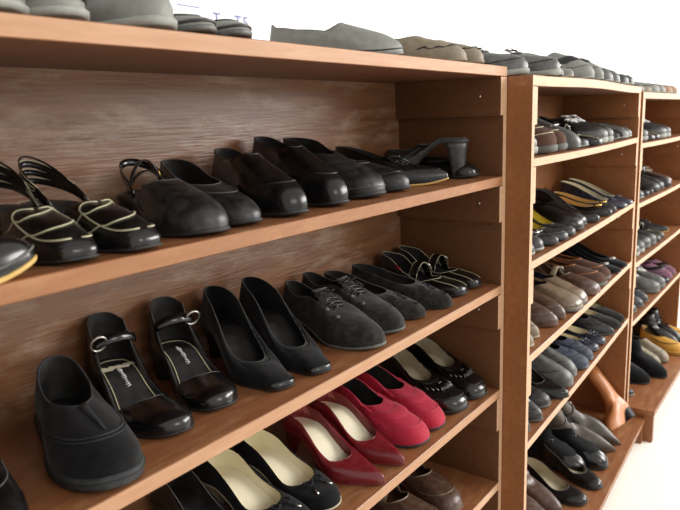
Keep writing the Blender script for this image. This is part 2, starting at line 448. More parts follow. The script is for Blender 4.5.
            for i in range(8):
                tau = max(0.0, t0 - .03) + (step * rows + .10) * i / 7; th = math.acos(1 - 2 * min(.999, tau)); L_, _ = s.rimpt(th); R_, _ = s.rimpt(-th)
                pts.append((L_ + R_) / 2 - Vector((0, 0, .002)) + Vector((0, 0, .012 * (i / 7) ** 2)))
            wd = 2 * abs(s.rimpt(math.acos(1 - 2 * .2))[0].x - s.cx(.5)) * .85
            tg.ribbon(pts, (1, 0, 0), wd, .002).build('tongue', s.d['up'], root)
            mb = MB()
            for r in range(rows):
                tau = t0 + step * r; th = math.acos(1 - 2 * tau); th2 = math.acos(1 - 2 * (tau + step * .7))
                for sg in (1, -1):
                    A = s.S(sg * th, .93); B = s.S(-sg * th2, .93)
                    mb.tube([A + Vector((0, 0, .001)), A.lerp(B, .3) + Vector((0, 0, .004 + .001 * sg)), A.lerp(B, .7) + Vector((0, 0, .004 + .001 * sg)), B + Vector((0, 0, .001))], .0018, 5)
                    mb.ball(A + Vector((0, 0, .0005)), .0028, sz=.5)
            th = math.acos(1 - 2 * (t0 + step * rows)); c = (s.rimpt(th)[0] + s.rimpt(-th)[0]) / 2 + Vector((0, 0, .008))
            for sg in (1, -1):
                mb.tube([c + Vector((sg * .026 * math.sin(q * PI) * (1 - .3 * q), -.012 * math.sin(2 * PI * q) - .008 * q, .004 * math.sin(PI * q))) for q in [j / 10 for j in range(11)]], .0013, 5)
                mb.tube([c, c + Vector((sg * .014, -.014, .0)), c + Vector((sg * .02, -.034, -.012))], .0012, 5)
            mb.build('laces', mt, root)
        elif k == 'bow':                         # (material, v, size)
            mt, v, z = a[:3]; c = s.S(0, v) + Vector((0, 0, .003)); mb = MB()
            for sg in (1, -1):
                mb.tube([c + Vector((sg * z * math.sin(PI * q), -z * .35 * math.sin(2 * PI * q), z * .12 * math.sin(PI * q))) for q in [j / 10 for j in range(11)]], z * .10, 6)
                mb.tube([c, c + Vector((sg * z * .55, -z * .4, -.001)), c + Vector((sg * z * .8, -z * .95, -.004))], z * .07, 6)
            mb.ball(c, z * .18); b = mb.build('bow', mt, up)
            if len(a) > 3:
                mb = MB()
                for sg in (1, -1):
                    e = c + Vector((sg * z * .8, -z * .95, -.003)); mb.tube([e, e + Vector((sg * .004, -.010, -.003))], .0023, 6)
                mb.build('lace_tip', a[3], b)
        elif k == 'tassel':
            mt = a[0]; c = s.S(0, .80) + Vector((0, 0, .004)); mb = MB()
            for sg in (1, -1):
                for j in range(6):
                    an = -.5 + j * .2; mb.tube([c + Vector((sg * .003, 0, .001)), c + Vector((sg * .008 + .010 * math.sin(an), -.012, -.001)), c + Vector((sg * .012 + .022 * math.sin(an), -.026, -.007))], .0016, 5)
                mb.ball(c + Vector((sg * .003, 0, .001)), .005)
            mb.build('tassel', mt, up)
        elif k == 'fringe':
            mt = a[0]; mb = MB()
            for j in range(9):
                th = -.75 + 1.5 * j / 8; mb.ribbon([s.S(th, .86) + Vector((0, 0, .002)), s.S(th, .74) + Vector((0, 0, .0035)), s.S(th, .62) + Vector((0, 0, .002))], (1, 0, 0), .0055, .0015)
            mb.build('fringe', mt, up)
        elif k == 'ornament':                    # round studded brooch (material, v, size)
            mt, v, z = a; c = s.S(0, v) + Vector((0, 0, .003)); mb = MB()
            mb.tube([c + Vector((math.cos(q * PI / 8) * z, math.sin(q * PI / 8) * z * .7, -.25 * z * math.sin(q * PI / 8))) for q in range(16)], z * .13, 6, True)
            for q in range(8): an = q * PI / 4; mb.ball(c + Vector((math.cos(an) * z * .55, math.sin(an) * z * .4, .002)), z * .2, n=6)
            mb.ball(c + Vector((0, 0, .002)), z * .28, n=6); mb.build('ornament', mt, up)
        elif k == 'bitbar':
            mt, v, z = a; c0 = s.S(-.55, v); c1 = s.S(.55, v); mid = s.S(0, v) + Vector((0, 0, .003)); mb = MB()
            mb.tube([c0 + Vector((0, 0, .002)), mid, c1 + Vector((0, 0, .002))], .0024, 6)
            for sg in (-1, 1):
                cc = mid.lerp(c1 if sg > 0 else c0, .55) + Vector((0, 0, .002)); mb.tube([cc + Vector((math.cos(q * PI / 5) * z * .5, math.sin(q * PI / 5) * z * .6, .001)) for q in range(10)], z * .13, 5, True)
            mb.build('buckle', mt, up)
        elif k == 'buttons':
            for th, v in ((-.80, .84), (-.70, .68)):
                MB().ball(s.S(th, v) + Vector((-.0005, 0, .001)), .0065, sz=.6, sx=.8).build('button', a[0], up)
        elif k == 'insole_line':
            mb = MB(); P = []
            for i in range(s.N):
                o, t, sg = s.outline(s.th(i), .62); t2 = .22 + t * .70
                P.append(Vector((sg * s.hw(t2, sg) * .74 * sup(min(t, 1 - t) / .12, 2, 2) + s.cx(t2), s.y(t2), s.zf(t2) + .0036)))
            mb.tube(P, .0011, 5, True); mb.build('insole_stitching', a[0], ins)
        elif k == 'script':                      # small illegible woven lettering along the insole
            mb = MB(); P = []
            for i in range(90):
                q = i / 89; t = .76 - .18 * q; P.append(Vector((s.cx(t) + .0030 * math.sin(q * 75) * (1 - .35 * math.sin(q * 19)), s.y(t) + .0016 * math.cos(q * 75), s.zf(t) + .0038)))
            mb.tube(P, .0007, 4); mb.build('insole_lettering', a[0], ins)
        elif k == 'gore':                        # notch of elastic running down from the throat
            mb = MB(); mb.ribbon([s.S(.12, 1 - .055 * j) + Vector((0, 0, .0004)) for j in range(8)], (1, 0, 0), lambda q: .010 * (1 - q) + .002, .0014); mb.build('elastic_gore', a[0], up)
        elif k == 'soleline':
            mb = MB()
            def f2(th):
                o, t, sg = s.outline(th, 1., .0032); zl = s.zb(t); return Vector((o.x, o.y, zl + (s.zf(t) - zl) * .62))
            mb.tube(s.loop(f2), .0011, 4, True); mb.build('groove', a[0], root)
        elif k == 'torn':                        # ragged cream strip across the insole
            mb = MB(); t0 = .745; n = 12; r2 = random.Random(5); w0 = s.hw(t0, 1) * .8; z = s.zf(t0 + .03) + .0052
            for i in range(n + 1):
                x = s.cx(t0) - w0 + 2 * w0 * i / n; j = (r2.random() - .5) * .006; h = .006 + .005 * r2.random()
                for yy in (-h, h): mb.v.append(Vector((x, s.y(t0) + j + yy, z + .0004)))
            for i in range(n): mb.f.append((2 * i, 2 * i + 1, 2 * i + 3, 2 * i + 2)); mb.m.append(0)
            mb.build('torn_label', 'insole_cream', ins)
        elif k == 'heelpad':
            mb = MB(); n = 14; rows = 5
            for j in range(rows + 1):
                for i in range(n + 1):
                    th = PI * (.72 + .56 * i / n); p = s.S(th, .25 + .7 * j / rows, .0034); mb.v.append(p)
            for j in range(rows):
                for i in range(n): x = j * (n + 1) + i; mb.f.append((x, x + 1, x + n + 2, x + n + 1)); mb.m.append(0)
            mb.build('heel_pad', a[0], root)
        elif k == 'tag':
            mt, th, v = a; p = s.S(th, v); q = s.S(th + .14, v); mb = MB()
            dr = (q - p).normalized(); mb.ribbon([p, p + dr * .008, p + dr * .016], (0, .3, 1), .008, .002); mb.build('tag', mt, up)
        elif k == 'swirls':
            mb = MB(); r2 = random.Random(3)
            for j in range(30):
                th = -1.9 + 3.6 * r2.random(); v = .12 + .75 * r2.random()
                pts = []
                for i in range(14):
                    q = i / 13; pts.append(s.S(th + .16 * q * math.cos(q * 8), min(.98, max(.03, v + .09 * q * math.sin(q * 8)))) + Vector((0, 0, .0008)))
                mb.tube(pts, .0011, 4)
            mb.build('swirl_stitching', a[0], up)
        elif k == 'vline':                       # stitched lines running from throat to toe
            for th in a[2]:
                mb = MB(); mb.tube([s.S(th * (1 - .35 * (1 - j / 12)), .22 + .76 * j / 12) + Vector((0, 0, .0007)) for j in range(13)], a[1], 5); mb.build('piping', a[0], up)
        elif k == 'loops':                       # knotted piping loops on the vamp
            mb = MB()
            for sg in (-1, 1):
                pts = []
                for i in range(19):
                    q = i / 18; th = sg * (.05 + .75 * math.sin(PI * q)); v = .95 - .65 * q + .12 * math.sin(2 * PI * q); pts.append(s.S(th, max(.1, min(.99, v))) + Vector((0, 0, .0012)))
                mb.tube(pts, a[1], 5)
            for vv in (.55, .85): mb.tube([s.S(-1.1 + 2.2 * i / 14, vv - .12 * math.cos(PI * i / 14)) + Vector((0, 0, .0012)) for i in range(15)], a[1], 5)
            mb.build('piping', a[0], up)
        elif k == 'bootstrap':                   # buckled straps around the shaft/ankle (material, ring index list)
            for ri in a[1]:
                R = s.shaftrings(-.003)[ri]; st = MB().tube(R, .005, 6, True).build('strap', a[0], root)
                c = R[int(s.N * a[2])] ; MB().tube([c + Vector((math.cos(q * PI / 6) * .003, math.sin(q * PI / 6) * .010, math.sin(q * PI / 6 + 1.57) * .010)) for q in range(12)], .0018, 5, True).build('buckle', 'silver', st)
        elif k == 'panel':                       # side logo stripes (material)
            mb = MB()
            for sg in (1, -1):
                for o in (0, .22, .44): mb.ribbon([s.S(sg * (1.25 + o), .12) , s.S(sg * (1.35 + o), .5), s.S(sg * (1.5 + o), .9)], (0, 1, 0), .006, .0014)
            mb.build('side_stripe', a[0], up)
def d_t(s, tau): return s.d['st'] + (.985 - s.d['st']) * tau

# ------------------------------------------------------------------ styles
ANK = [(.055, .74, .062, .034, 0), (.075, .75, .058, .036, .002), (.105, .76, .056, .037, .004)]
ST = dict(
 clog=dict(L=.262, W=.102, toe='round', heel='flat', hh=.016, plat=.018, st=.44, rp=1.4, ra=.5, rim=[(0, .054), (.3, .044), (.6, .046), (1, .070)], rw=.86, puff=.036, up='black_suede', lin='lining_black', sole='rubber_dark', crease=.001, N=44, M=12,
           extras=(('seam', 'rubber_dark', .55, 1.7, .0012), ('seam', 'rubber_dark', .50, 1.7, .0009), ('topline', 'rubber_dark', .0018), ('gore', 'rubber_dark'), ('soleline', 'rubber_black'))),
 dorsay=dict(rb=.22, L=.25, W=.092, toe='round', heel='block', hh=.050, plat=.004, st=.31, rim=[(0, .034), (.10, .024), (.2, .004), (.58, .004), (.70, .040), (.84, .074), (1, .084)], puff=.032, up='black_patent', lin='lining_black', ins='insole_black', N=44, M=10,
             extras=(('topline', 'lining_grey', .0007), ('insole_line', 'piping_cream'), ('script', 'white_tag'))),
 sqpump=dict(L=.262, W=.084, toe='square', heel='louis', hh=.062, plat=.003, st=.27, ra=.42, rp=1.6, rim=[(0, .03), (.3, .032), (1, .068)], puff=.018, spring=.004, up='black_suede', lin='black_suede', N=44, M=10, extras=(('topline', 'lining_grey', .0006), ('seam', 'rubber_dark', .88, 1.0, .0008), ('toecap', 'black_patent', .22, .55))),
 suede_oxford=dict(L=.262, W=.092, toe='round', heel='low', hh=.030, plat=.006, st=.42, rp=1.3, rw=.78, rim=[(0, .060), (.25, .062), (.6, .046), (1, .064)], puff=.036, up='suede_dusty', lin='lining_black', sole='rubber_grey', crease=.0016, N=44, M=12, extras=(('laces', 'black_dusty', 3, .03, .075), ('buttons', 'rubber_grey'), ('seam', 'suede_dusty', .5, 1.1, .0012))),
 swirl=dict(L=.262, W=.086, toe='almond', heel='low', hh=.022, plat=.004, st=.36, rim=[(0, .046), (.4, .042), (1, .058)], puff=.030, up='suede_dusty', lin='lining_black', sole='rubber_black', crease=.0016, extras=(('swirls', 'suede_dusty'),), N=40),
 piped=dict(L=.25, W=.086, toe='square', heel='low', hh=.028, plat=.005, st=.28, rim=[(0, .034), (.3, .022), (.5, .022), (.8, .048), (1, .054)], puff=.026, up='black_leather', lin='lining_black', N=40, extras=(('strap', 'black_leather', .30, .34, .036, .024, 'square_left', 'piping_cream'), ('topline', 'piping_cream', .0010), ('vline', 'piping_cream', .0009, (-.45, .45)), ('tag', 'red_tag', -1.9, .8))),
 sandal=dict(L=.265, W=.082, toe='square', heel='louis', hh=.045, plat=.004, st=.42, rim=[(0, .050), (.14, .036), (.26, .003), (1, .003)], puff=.016, up='black_leather', ins='insole_black', lin='lining_black', N=40, M=10, extras=(('loops', 'piping_cream', .0011), ('sling', 'black_leather', .046, .010, 'piping_cream'), ('sling', 'black_leather', .034, .009, 'piping_cream'), ('sling', 'black_leather', .022, .009, 'piping_cream'), ('sling', 'black_leather', .056, .003), ('toecap', 'black_patent', .18, .5))),
 shiny=dict(L=.255, W=.086, toe='almond', heel='low', hh=.02, plat=.006, st=.42, rim=[(0, .05), (.4, .04), (1, .058)], puff=.03, up='black_patent', sole='sole_tan', crease=.0018, spring=.016, extras=(('topline', 'lining_grey', .0010), ('seam', 'lining_grey', .12, 1.4, .0016))),
 sling_mule=dict(L=.25, W=.096, toe='round', heel='block', hh=.04, plat=.006, st=.45, rim=[(0, .060), (.14, .045), (.26, .004), (1, .004)], puff=.036, up='black_dusty', ins='insole_black', N=40, M=10, extras=(('sling', 'black_patent', .040, .012), ('strap', 'black_patent', .6, .6, .050, .010, 'gold_square_left'), ('topline', 'lining_grey', .0010), ('strap', 'black_patent', .40, .66, .036, .009, 'ring_left'))),
 loafer=dict(L=.258, W=.086, toe='almond', heel='low', hh=.026, plat=.006, st=.44, rim=[(0, .064), (.3, .046), (.6, .045), (1, .060)], puff=.024, up='black_leather', crease=.0014, N=40, M=12, extras=(('band', 'black_leather', .56, .78, 1.5), ('seam', 'black_dusty', .34, 1.25, .0009))),
 plain_slip=dict(L=.255, W=.086, toe='round', heel='low', hh=.030, plat=.006, st=.40, rim=[(0, .050), (.4, .040), (1, .058)], puff=.026, up='black_dusty', crease=.0014, N=36, M=10, extras=(('topline', 'lining_grey', .0009), ('seam', 'lining_grey', .72, 1.2, .0008))),
 tongue=dict(L=.26, W=.084, toe='square', heel='low', hh=.038, plat=.006, st=.50, dip=.5, rim=[(0, .080), (.2, .058), (.5, .046), (1, .062)], puff=.018, rw=.84, up='black_leather', crease=.0020, N=40, M=12, extras=(('seam', 'black_dusty', .45, 1.1, .001), ('topline', 'black_dusty', .0012))),
 wrinkled=dict(L=.255, W=.088, toe='wide', heel='low', hh=.022, plat=.008, st=.46, dip=.45, rim=[(0, .066), (.3, .05), (1, .06)], puff=.022, up='black_dusty', crease=.0042, N=40, M=12, extras=(('seam', 'grey_leather', .10, 1.5, .0012),)),
 moccasin=dict(L=.25, W=.086, toe='round', heel='low', hh=.016, plat=.008, st=.40, rim=[(0, .05), (.4, .042), (1, .055)], puff=.034, up='mid_grey', lin='lining_grey', crease=.0020, extras=(('seam', 'black_dusty', .42, 1.3, .0016), ('topline', 'lining_grey', .0014))),
 derby=dict(L=.268, W=.084, toe='point', heel='low', hh=.024, plat=.005, st=.36, rp=1.3, rim=[(0, .045), (.4, .044), (1, .062)], puff=.024, up='black_leather', sole='sole_tan', spring=.012, crease=.0012, extras=(('laces', 'black_leather', 2), ('seam', 'black_dusty', .4, .9, .001))),
 mule=dict(L=.26, W=.088, toe='almond', heel='louis', hh=.088, plat=.007, st=.40, rim=[(0, .058), (.2, .04), (.45, .004), (1, .003)], puff=.034, up='black_dusty', lin='lining_black', heelm='mid_grey', extras=(('topline', 'lining_grey', .0010), ('ornament', 'silver', .6, .013))),
 bowflat=dict(L=.255, W=.094, rw=.95, toe='round', heel='block', hh=.045, plat=.005, st=.27, rim=[(0, .030), (.35, .028), (1, .05)], puff=.030, up='black_suede', lin='lining_cream', ins='insole_cream', sole='insole_beige', N=40, extras=(('bow', 'black_suede', .93, .022, 'silver'), ('topline', 'black_leather', .0012))),
 redpump=dict(L=.262, W=.090, rw=.94, toe='point', heel='thin', hh=.070, plat=.003, st=.33, rim=[(0, .034), (.35, .022), (.7, .03), (1, .056)], puff=.028, spring=.004, up='dark_red', lin='dark_red', ins='insole_cream', sole='dark_red', crease=.0012, N=44, M=10, extras=(('heelpad', 'lining_rose'), ('topline', 'dark_red', .0010))),
 redloafer=dict(L=.258, W=.088, toe='wide', heel='low', hh=.045, plat=.005, st=.44, dip=.3, rim=[(0, .062), (.25, .046), (1, .06)], puff=.024, up='crimson', lin='lining_black', ins='insole_black', sole='rubber_dark', crease=.0016, N=44, M=12, extras=(('band', 'crimson', .62, .84, 1.35), ('seam', 'crimson', .40, 1.15, .0022))),
 tassel=dict(L=.258, W=.094, toe='wide', heel='block', hh=.055, plat=.008, st=.40, rim=[(0, .050), (.35, .038), (1, .056)], puff=.036, up='black_patent', lin='insole_beige', ins='insole_beige', sole='rubber_black', crease=.0012, N=44, M=10, extras=(('fringe', 'black_patent'), ('tassel', 'black_patent'), ('band', 'black_leather', .86, .97, 1.3), ('seam', 'black_dusty', .34, 1.2, .0011))),
 darkpump=dict(L=.255, W=.086, toe='almond', heel='block', hh=.05, plat=.004, st=.32, rim=[(0, .034), (1, .056)], up='black_leather', extras=(('topline', 'lining_grey', .0008), ('bow', 'black_patent', .9, .016))),
 brownstrap=dict(L=.255, W=.092, toe='wide', heel='low', hh=.024, plat=.008, st=.42, rim=[(0, .055), (.3, .03), (.5, .03), (.8, .055), (1, .064)], puff=.036, up='brown_leather', lin='brown_leather', ins='sole_brown', sole='sole_brown', crease=.0016, extras=(('strap', 'taupe_leather', .3, .34, .036, .018, None), ('topline', 'taupe_leather', .0022), ('seam', 'taupe_leather', .5, 1.3, .0012))),
 flat=dict(L=.25, W=.084, toe='almond', heel='low', hh=.012, plat=.005, st=.28, rim=[(0, .03), (.35, .030), (1, .05)], puff=.026, N=28, M=7, extras=(('topline', 'black_leather', .001),)),
 sneaker=dict(L=.27, W=.096, toe='round', heel='flat', hh=.012, plat=.02, st=.40, rp=1.4, rw=.76, rim=[(0, .058), (.3, .064), (.6, .052), (1, .07)], puff=.04, up='mid_grey', lin='lining_grey', sole='pale_sole', N=28, M=8, crease=.0014, extras=(('laces', 'white_tag', 3), ('panel', 'pale_grey'), ('toecap', 'grey_leather', .3, 1.2))),
 ankleboot=dict(L=.27, W=.092, toe='almond', heel='block', hh=.034, plat=.006, st=.46, rw=.84, rim=[(0, .080), (.5, .068), (1, .060)], shaft=[(.07, .73, .066, .036, 0), (.095, .75, .060, .036, .0), (.125, .76, .060, .038, .0)], puff=.036, up='black_suede', sole='rubber_black', N=28, M=9, crease=.0016, sag=.004),
 laceboot=dict(L=.275, W=.096, toe='round', heel='low', hh=.026, plat=.008, st=.48, rw=.80, rim=[(0, .078), (.5, .066), (1, .06)], shaft=[(.07, .73, .064, .036, 0), (.10, .75, .058, .036, 0), (.125, .76, .056, .036, .01)], puff=.04, up='black_suede', N=32, M=9, crease=.003, sag=.003, extras=(('laces', 'black_leather', 2, .04, .1), ('toecap', 'black_patent', .5, .9))),
 tallboot=dict(L=.27, W=.084, toe='point', heel='louis', hh=.055, plat=.004, st=.46, rw=.86, rim=[(0, .085), (.5, .07), (1, .06)], shaft=[(.08, .74, .058, .034, 0), (.11, .76, .050, .034, .0), (.15, .77, .052, .036, .006), (.20, .76, .056, .038, .014), (.25, .74, .060, .040, .026), (.29, .73, .060, .040, .040)], puff=.024, spring=.004, up='olive_boot', sole='rubber_black', lin='sole_brown', N=32, M=9, crease=.004, sag=.008, extras=(('bootstrap', 'olive_boot', (1,), .2),)),
)
def S(base, **k):
    d = dict(ST[base]); d.update(k); return d

# ------------------------------------------------------------------ the racks
RACKS = {}
def rack(name, loc, rz, x0, x1, D, shelves, th, top, thT, bottom_z, floor_z, prot, mats, label, sagk=.0, topbow=None, left_panel=True, cleats=True, screws=True, post=False, botx=(0, 0), sagw=(1, 1, 1, 1), skirt=False):
    """mats = (back, side, shelf, edge). Local x runs along the rack, y=0 is the front edge."""
    root = empty(name, (loc[0], loc[1], floor_z), rz)
    root['label'] = label; root['category'] = 'shoe rack'
    off = -floor_z; t = .0195
    def B(nm, mb, ms, sm=False): return mb.build(nm, ms, root, sm)
    back, side, shelf, edge = mats[:4]; edges = mats[4] if len(mats) > 4 else None
    zl = bottom_z + off
    B('back_panel', MB().box(x0, x1, D, D + .012, zl - .06, top + off + .012), [back])
    # side panels, front edge bare
    for xa in ([x0, x1 - t] if left_panel else [x1 - t]):
        B('side_panel', MB().box(xa, xa + t, 0, D, zl, top + off, 0, 1), [side, 'edge_pale_lit'])
    fb = topbow or (lambda q: 0)
    B('top_board', MB().box(x0, x1, 0, D + .012, top + off, top + thT + off, 0, 1, 2, seg=24, sag=fb), [shelf, edge, 'under_shaded'])
    xi0 = x0 + (t if left_panel else 0) + .0005; xi1 = x1 - t - .0005
    for z in shelves:
        B('shelf', MB().box(xi0, xi1, 0, D - .0005, z - th + off, z + off, 0, 1, 2, seg=24, sag=lambda q, k=sagk * sagw[shelves.index(z)]: -k * math.sin(PI * q)), [shelf, edges[shelves.index(z)] if edges else edge, 'under_shaded'])
    if cleats:
        for z in [top] + [s - th for s in shelves[:-1]]:
            for (xa, xb) in ([(xi0, xi0 + t * .9)] if left_panel else []) + [(xi1 - t * .8, xi1)]:
                c = B('cleat', MB().box(xa, xb, 0, D - .001, z - .093 + off, z - .0005 + off, 0, 1), [side, 'edge_pale_lit'])
                if screws and xb > (x0 + x1) / 2: MB().ball((xa - .0006, .055, z - .045 + off), .0035, sx=.4).build('screw', 'silver', c)
    # deep bottom board on legs
    bx0, bx1 = x0 + botx[0], x1 + botx[1]
    B('bottom_board', MB().box(bx0, bx1, -prot, D + .0, zl - .022, zl - .0005, 0, 1, seg=8), [shelf, shelf])
    for xa in (bx0 + .004, bx1 - .034):
        for ya in (-prot + .004, D - .04):
            if not (skirt and xa < x0 + .1): B('leg', MB().box(xa, xa + .03, ya, ya + .03, 0.0, zl - .0225), [side])
    if skirt: B('leg', MB().box(bx0 + .001, bx0 + .026, -prot + .004, D, 0.0, zl - .0225), [side])
    if post:
        B('back_batten', MB().box(post - .03, post + .03, D - .022, D - .0005, zl, top + off - .001), [side])
        B('back_batten', MB().box(xi0, post - .031, D - .022, D - .0005, top + off - .05, top + off - .001), [side])
    RACKS[name] = (Vector((loc[0], loc[1], 0)), rz)
    return root
FL = -1.283
R1 = rack('shoe_rack', (0, 0), 0, -1.96, .0195, .300, [0, -.2801, -.5656, -.8365], .0229, .2417, .024, -1.17, FL, .0,
          ('brown_board', 'dark_side', 'shelf_board', 'edge_wood', ('edge_stained', 'edge_wood', 'edge_wood', 'edge_pale_lit')), 'large nearest brown wooden shoe rack at left with black shoes, pale worn edges', sagk=.006, left_panel=True, sagw=(0, 1, .6, .5))
PH2 = .0429
R2 = rack('shoe_rack', (.026, -.0632), PH2, 0, 1.3497, .300, [.0419, -.2211, -.4757, -.7237], .0215, .2424 - .026, .026, -1.1735, FL, .0853,
          ('orange_side', 'orange_side', 'shelf_board', 'edge_pale_lit'), 'middle brown wooden shoe rack standing forward beside the large nearest rack', sagk=.004, topbow=lambda q: .006 * math.sin(PI * min(1, q * 1.1)) ** 2 * (1 if q < .9 else .8), post=.62)
R3 = rack('shoe_rack', (1.3844, -.0126), .0022, 0, 1.1469, .300, [.0149, -.236, -.4932, -.7575], .02, .2218 - .026, .026, -1.1366, FL + .0, .1148,
          ('orange_side', 'orange_side', 'shelf_board', 'edge_pale_lit'), 'farthest brown wooden shoe rack at the right with boots on its deep bottom board', sagk=.003, botx=(-.006, 0), skirt=True)
FR = {1: (Vector((0, 0, 0)), 0), 2: (Vector((.026, -.0632, 0)), PH2), 3: (Vector((1.3844, -.0126, 0)), .0022)}
SZ = {(1, 0): .2657, (1, 1): 0, (1, 2): -.2801, (1, 3): -.5656, (1, 4): -.8365,
      (2, 0): .2424, (2, 1): .0419, (2, 2): -.2211, (2, 3): -.4757, (2, 4): -.7237, (2, 5): -1.174,
      (3, 0): .2218, (3, 1): .0149, (3, 2): -.236, (3, 3): -.4932, (3, 4): -.7575, (3, 5): -1.137}
SAG = {1: (.006, -1.94, 1.94), 2: (.004, .02, 1.31), 3: (.003, .02, 1.11)}

# ------------------------------------------------------------------ placing shoes
USED = set()
def meshes_of(o):
    for c in o.children:
        yield c
        yield from meshes_of(c)
def put(r, sh, a, b, deg, style, name, cat, label, side=1, group=None, tilt=(0, 0), lift=0, back=False, scale=1):
    """a, b = where the toe tip stands along/into the rack; deg = turn from straight out (plus is towards the right)"""
    s = Shoe(style, side); root = s.build(name)
    o, ph = FR[r]; rz = ph + math.radians(deg) + (PI if back else 0)
    L = s.d['L'] * scale
    P = o + Matrix.Rotation(ph, 3, 'Z') @ Vector((a, b, 0))
    toe = Matrix.Rotation(rz, 3, 'Z') @ Vector((0, -L / 2, 0))
    root.rotation_euler = (math.radians(tilt[0]), math.radians(tilt[1]), rz); root.scale = (scale,) * 3
    R = root.rotation_euler.to_matrix() * scale
    zmin = min((R @ v.co).z for c in meshes_of(root) for v in c.data.vertices)
    z = SZ[(r, sh)]
    if (r, sh) in SZ and 0 < sh < 5 and not (r == 3 and sh == 5):
        k, x0, ln = SAG[r]; k *= (0, 1, .6, .5)[sh - 1] if r == 1 else 1; z -= k * math.sin(PI * max(0, min(1, (a - x0) / ln)))
    if sh == 0 and r == 2: q = max(0, min(1, a / 1.3497)); z += .006 * math.sin(PI * min(1, q * 1.1)) ** 2 * (1 if q < .9 else .8)
    root.location = (P.x - toe.x, P.y - toe.y, z - zmin + lift + .0003)
    if sh > 0:                               # keep heels off the back panel and toes off the side panels
        Ri = Matrix.Rotation(-ph, 3, 'Z')
        pts = [Ri @ (R @ v.co + root.location - o) for c in meshes_of(root) for v in c.data.vertices]
        W_ = {1: 0.0, 2: 1.3497 - .0195, 3: 1.1469 - .0195}[r]; X0 = {1: -1.94, 2: .0195, 3: .0195}[r]
        mv = Vector((0, 0, 0))
        hi = max(p.y for p in pts)
        if hi > .2985: mv.y = .2985 - hi
        inner = [p.x for p in pts if p.y > 0] or [W_ / 2]
        if max(inner) > W_ - .001: mv.x = W_ - .001 - max(inner)
        elif min(inner) < X0 + .001: mv.x = X0 + .001 - min(inner)
        root.location += Matrix.Rotation(ph, 3, 'Z') @ mv
    root['label'] = label; root['category'] = cat
    if label in USED: print('DUPLICATE LABEL', label)
    USED.add(label)
    if group: root['group'] = group
    return root
def pair(r, sh, p1, p2, style, name, cat, desc, where, group=None, **k):
    put(r, sh, *p1, style, name, cat, '%s, left of its pair, %s' % (desc, where), 1, group, **k)
    put(r, sh, *p2, style, name, cat, '%s, right of its pair, %s' % (desc, where), -1, group, **k)

# ---- nearest rack, first shelf
W = 'on first shelf of nearest rack'; G = 'black shoes on the nearest rack'
put(1, 1, -1.222, -.002, 66, S('shiny'), 'loafer', 'shoe', 'glossy black shoe turned sideways with yellowish sole edge at the far left ' + 'shelf edge', 1, G)
put(1, 1, -1.168, .006, -8, S('sandal'), 'sandal', 'sandal', 'black strappy square-toed sandal with cream piping, nearer the glossy sideways shoe', 1, G)
put(1, 1, -1.072, -.004, 2, S('sandal'), 'sandal', 'sandal', 'black strappy square-toed sandal with cream piping, nearer the gold-buckled slingback', -1, G)
put(1, 1, -.965, .006, -12, S('sling_mule'), 'slingback', 'shoe', 'black round-toed slingback with gold buckle and high ankle straps', 1, G)
put(1, 1, -.880, .020, -13, S('plain_slip'), 'loafer', 'shoe', 'dusty black slip-on with grey collar right beside the gold-buckled slingback', 1, G)
put(1, 1, -.775, .018, -17, S('tongue'), 'loafer', 'shoe', 'black loafer with tall smooth tongue, between the dusty slip-on and the creased loafer', 1, G)
put(1, 1, -.635, .026, -12, S('tongue', crease=.003, hh=.055), 'loafer', 'shoe', 'black loafer with tall tongue and creased toe at the middle of the first shelf', -1, G)
put(1, 1, -.510, .036, -6, S('wrinkled', hh=.05), 'loafer', 'shoe', 'deeply wrinkled dusty black loafer with grey sole line on first shelf', 1, G)
put(1, 1, -.392, .044, -2, S('moccasin', up='black_dusty'), 'moccasin', 'shoe', 'small dusty dark grey moccasin beside the pointed lace-up shoe', 1, G)
put(1, 1, -.235, .030, 17, S('derby'), 'derby', 'shoe', 'pointed black lace-up shoe with tan sole edge on first shelf', 1, G)
put(1, 1, -.190, .290, 28, S('mule'), 'mule', 'mule', 'black mule with tall curved block heel turned backwards at shelf end', 1, G, back=True)
put(1, 1, -.055, .040, 2, S('plain_slip', up='black_leather', toe='wide', hh=.014, rim=[(0, .045), (.4, .036), (1, .05)]), 'loafer', 'shoe', 'plain black shoe behind the backwards heeled mule, against the side panel', -1, G)
# ---- second shelf
put(1, 2, -1.305, -.010, -14, S('plain_slip', up='black_leather'), 'loafer', 'shoe', 'dark smooth black shoe partly cut off at the lower left corner', 1, G)
put(1, 2, -1.157, .002, -17, S('clog'), 'slip_on_shoe', 'shoe', 'big black suede slip-on shoe with thick grey rubber sole', 1, G)
put(1, 2, -1.018, .056, -11, S('dorsay', extras=ST['dorsay']['extras'] + (('astrap', 'black_patent', .76, .046, .058, .017, -1), ('torn',))), 'ankle_strap_shoe', 'shoe', 'black patent open-sided shoe with ring buckle and torn cream insole label', 1, G)
put(1, 2, -.915, .060, -16, S('dorsay', extras=ST['dorsay']['extras'] + (('astrap', 'black_patent', .76, .046, .058, .017, 1),), L=.236), 'ankle_strap_shoe', 'shoe', 'black patent open-sided shoe with ring buckle beside the square-toed pumps', -1, G)
put(1, 2, -.812, .034, -17, S('sqpump'), 'pump', 'shoe', 'black suede square-toed pump, nearer the ring-buckled patent shoe', 1, G)
put(1, 2, -.715, .020, -15, S('sqpump'), 'pump', 'shoe', 'black suede square-toed pump, nearer the dusty suede lace-up', -1, G)
put(1, 2, -.562, .006, -7, S('suede_oxford'), 'oxford', 'shoe', 'dusty black suede lace-up with side buttons, the nearer of the two', 1, G)
put(1, 2, -.446, .022, 1, S('suede_oxford'), 'oxford', 'shoe', 'dusty black suede lace-up, farther one, beside the swirl-stitched shoes', -1, G)
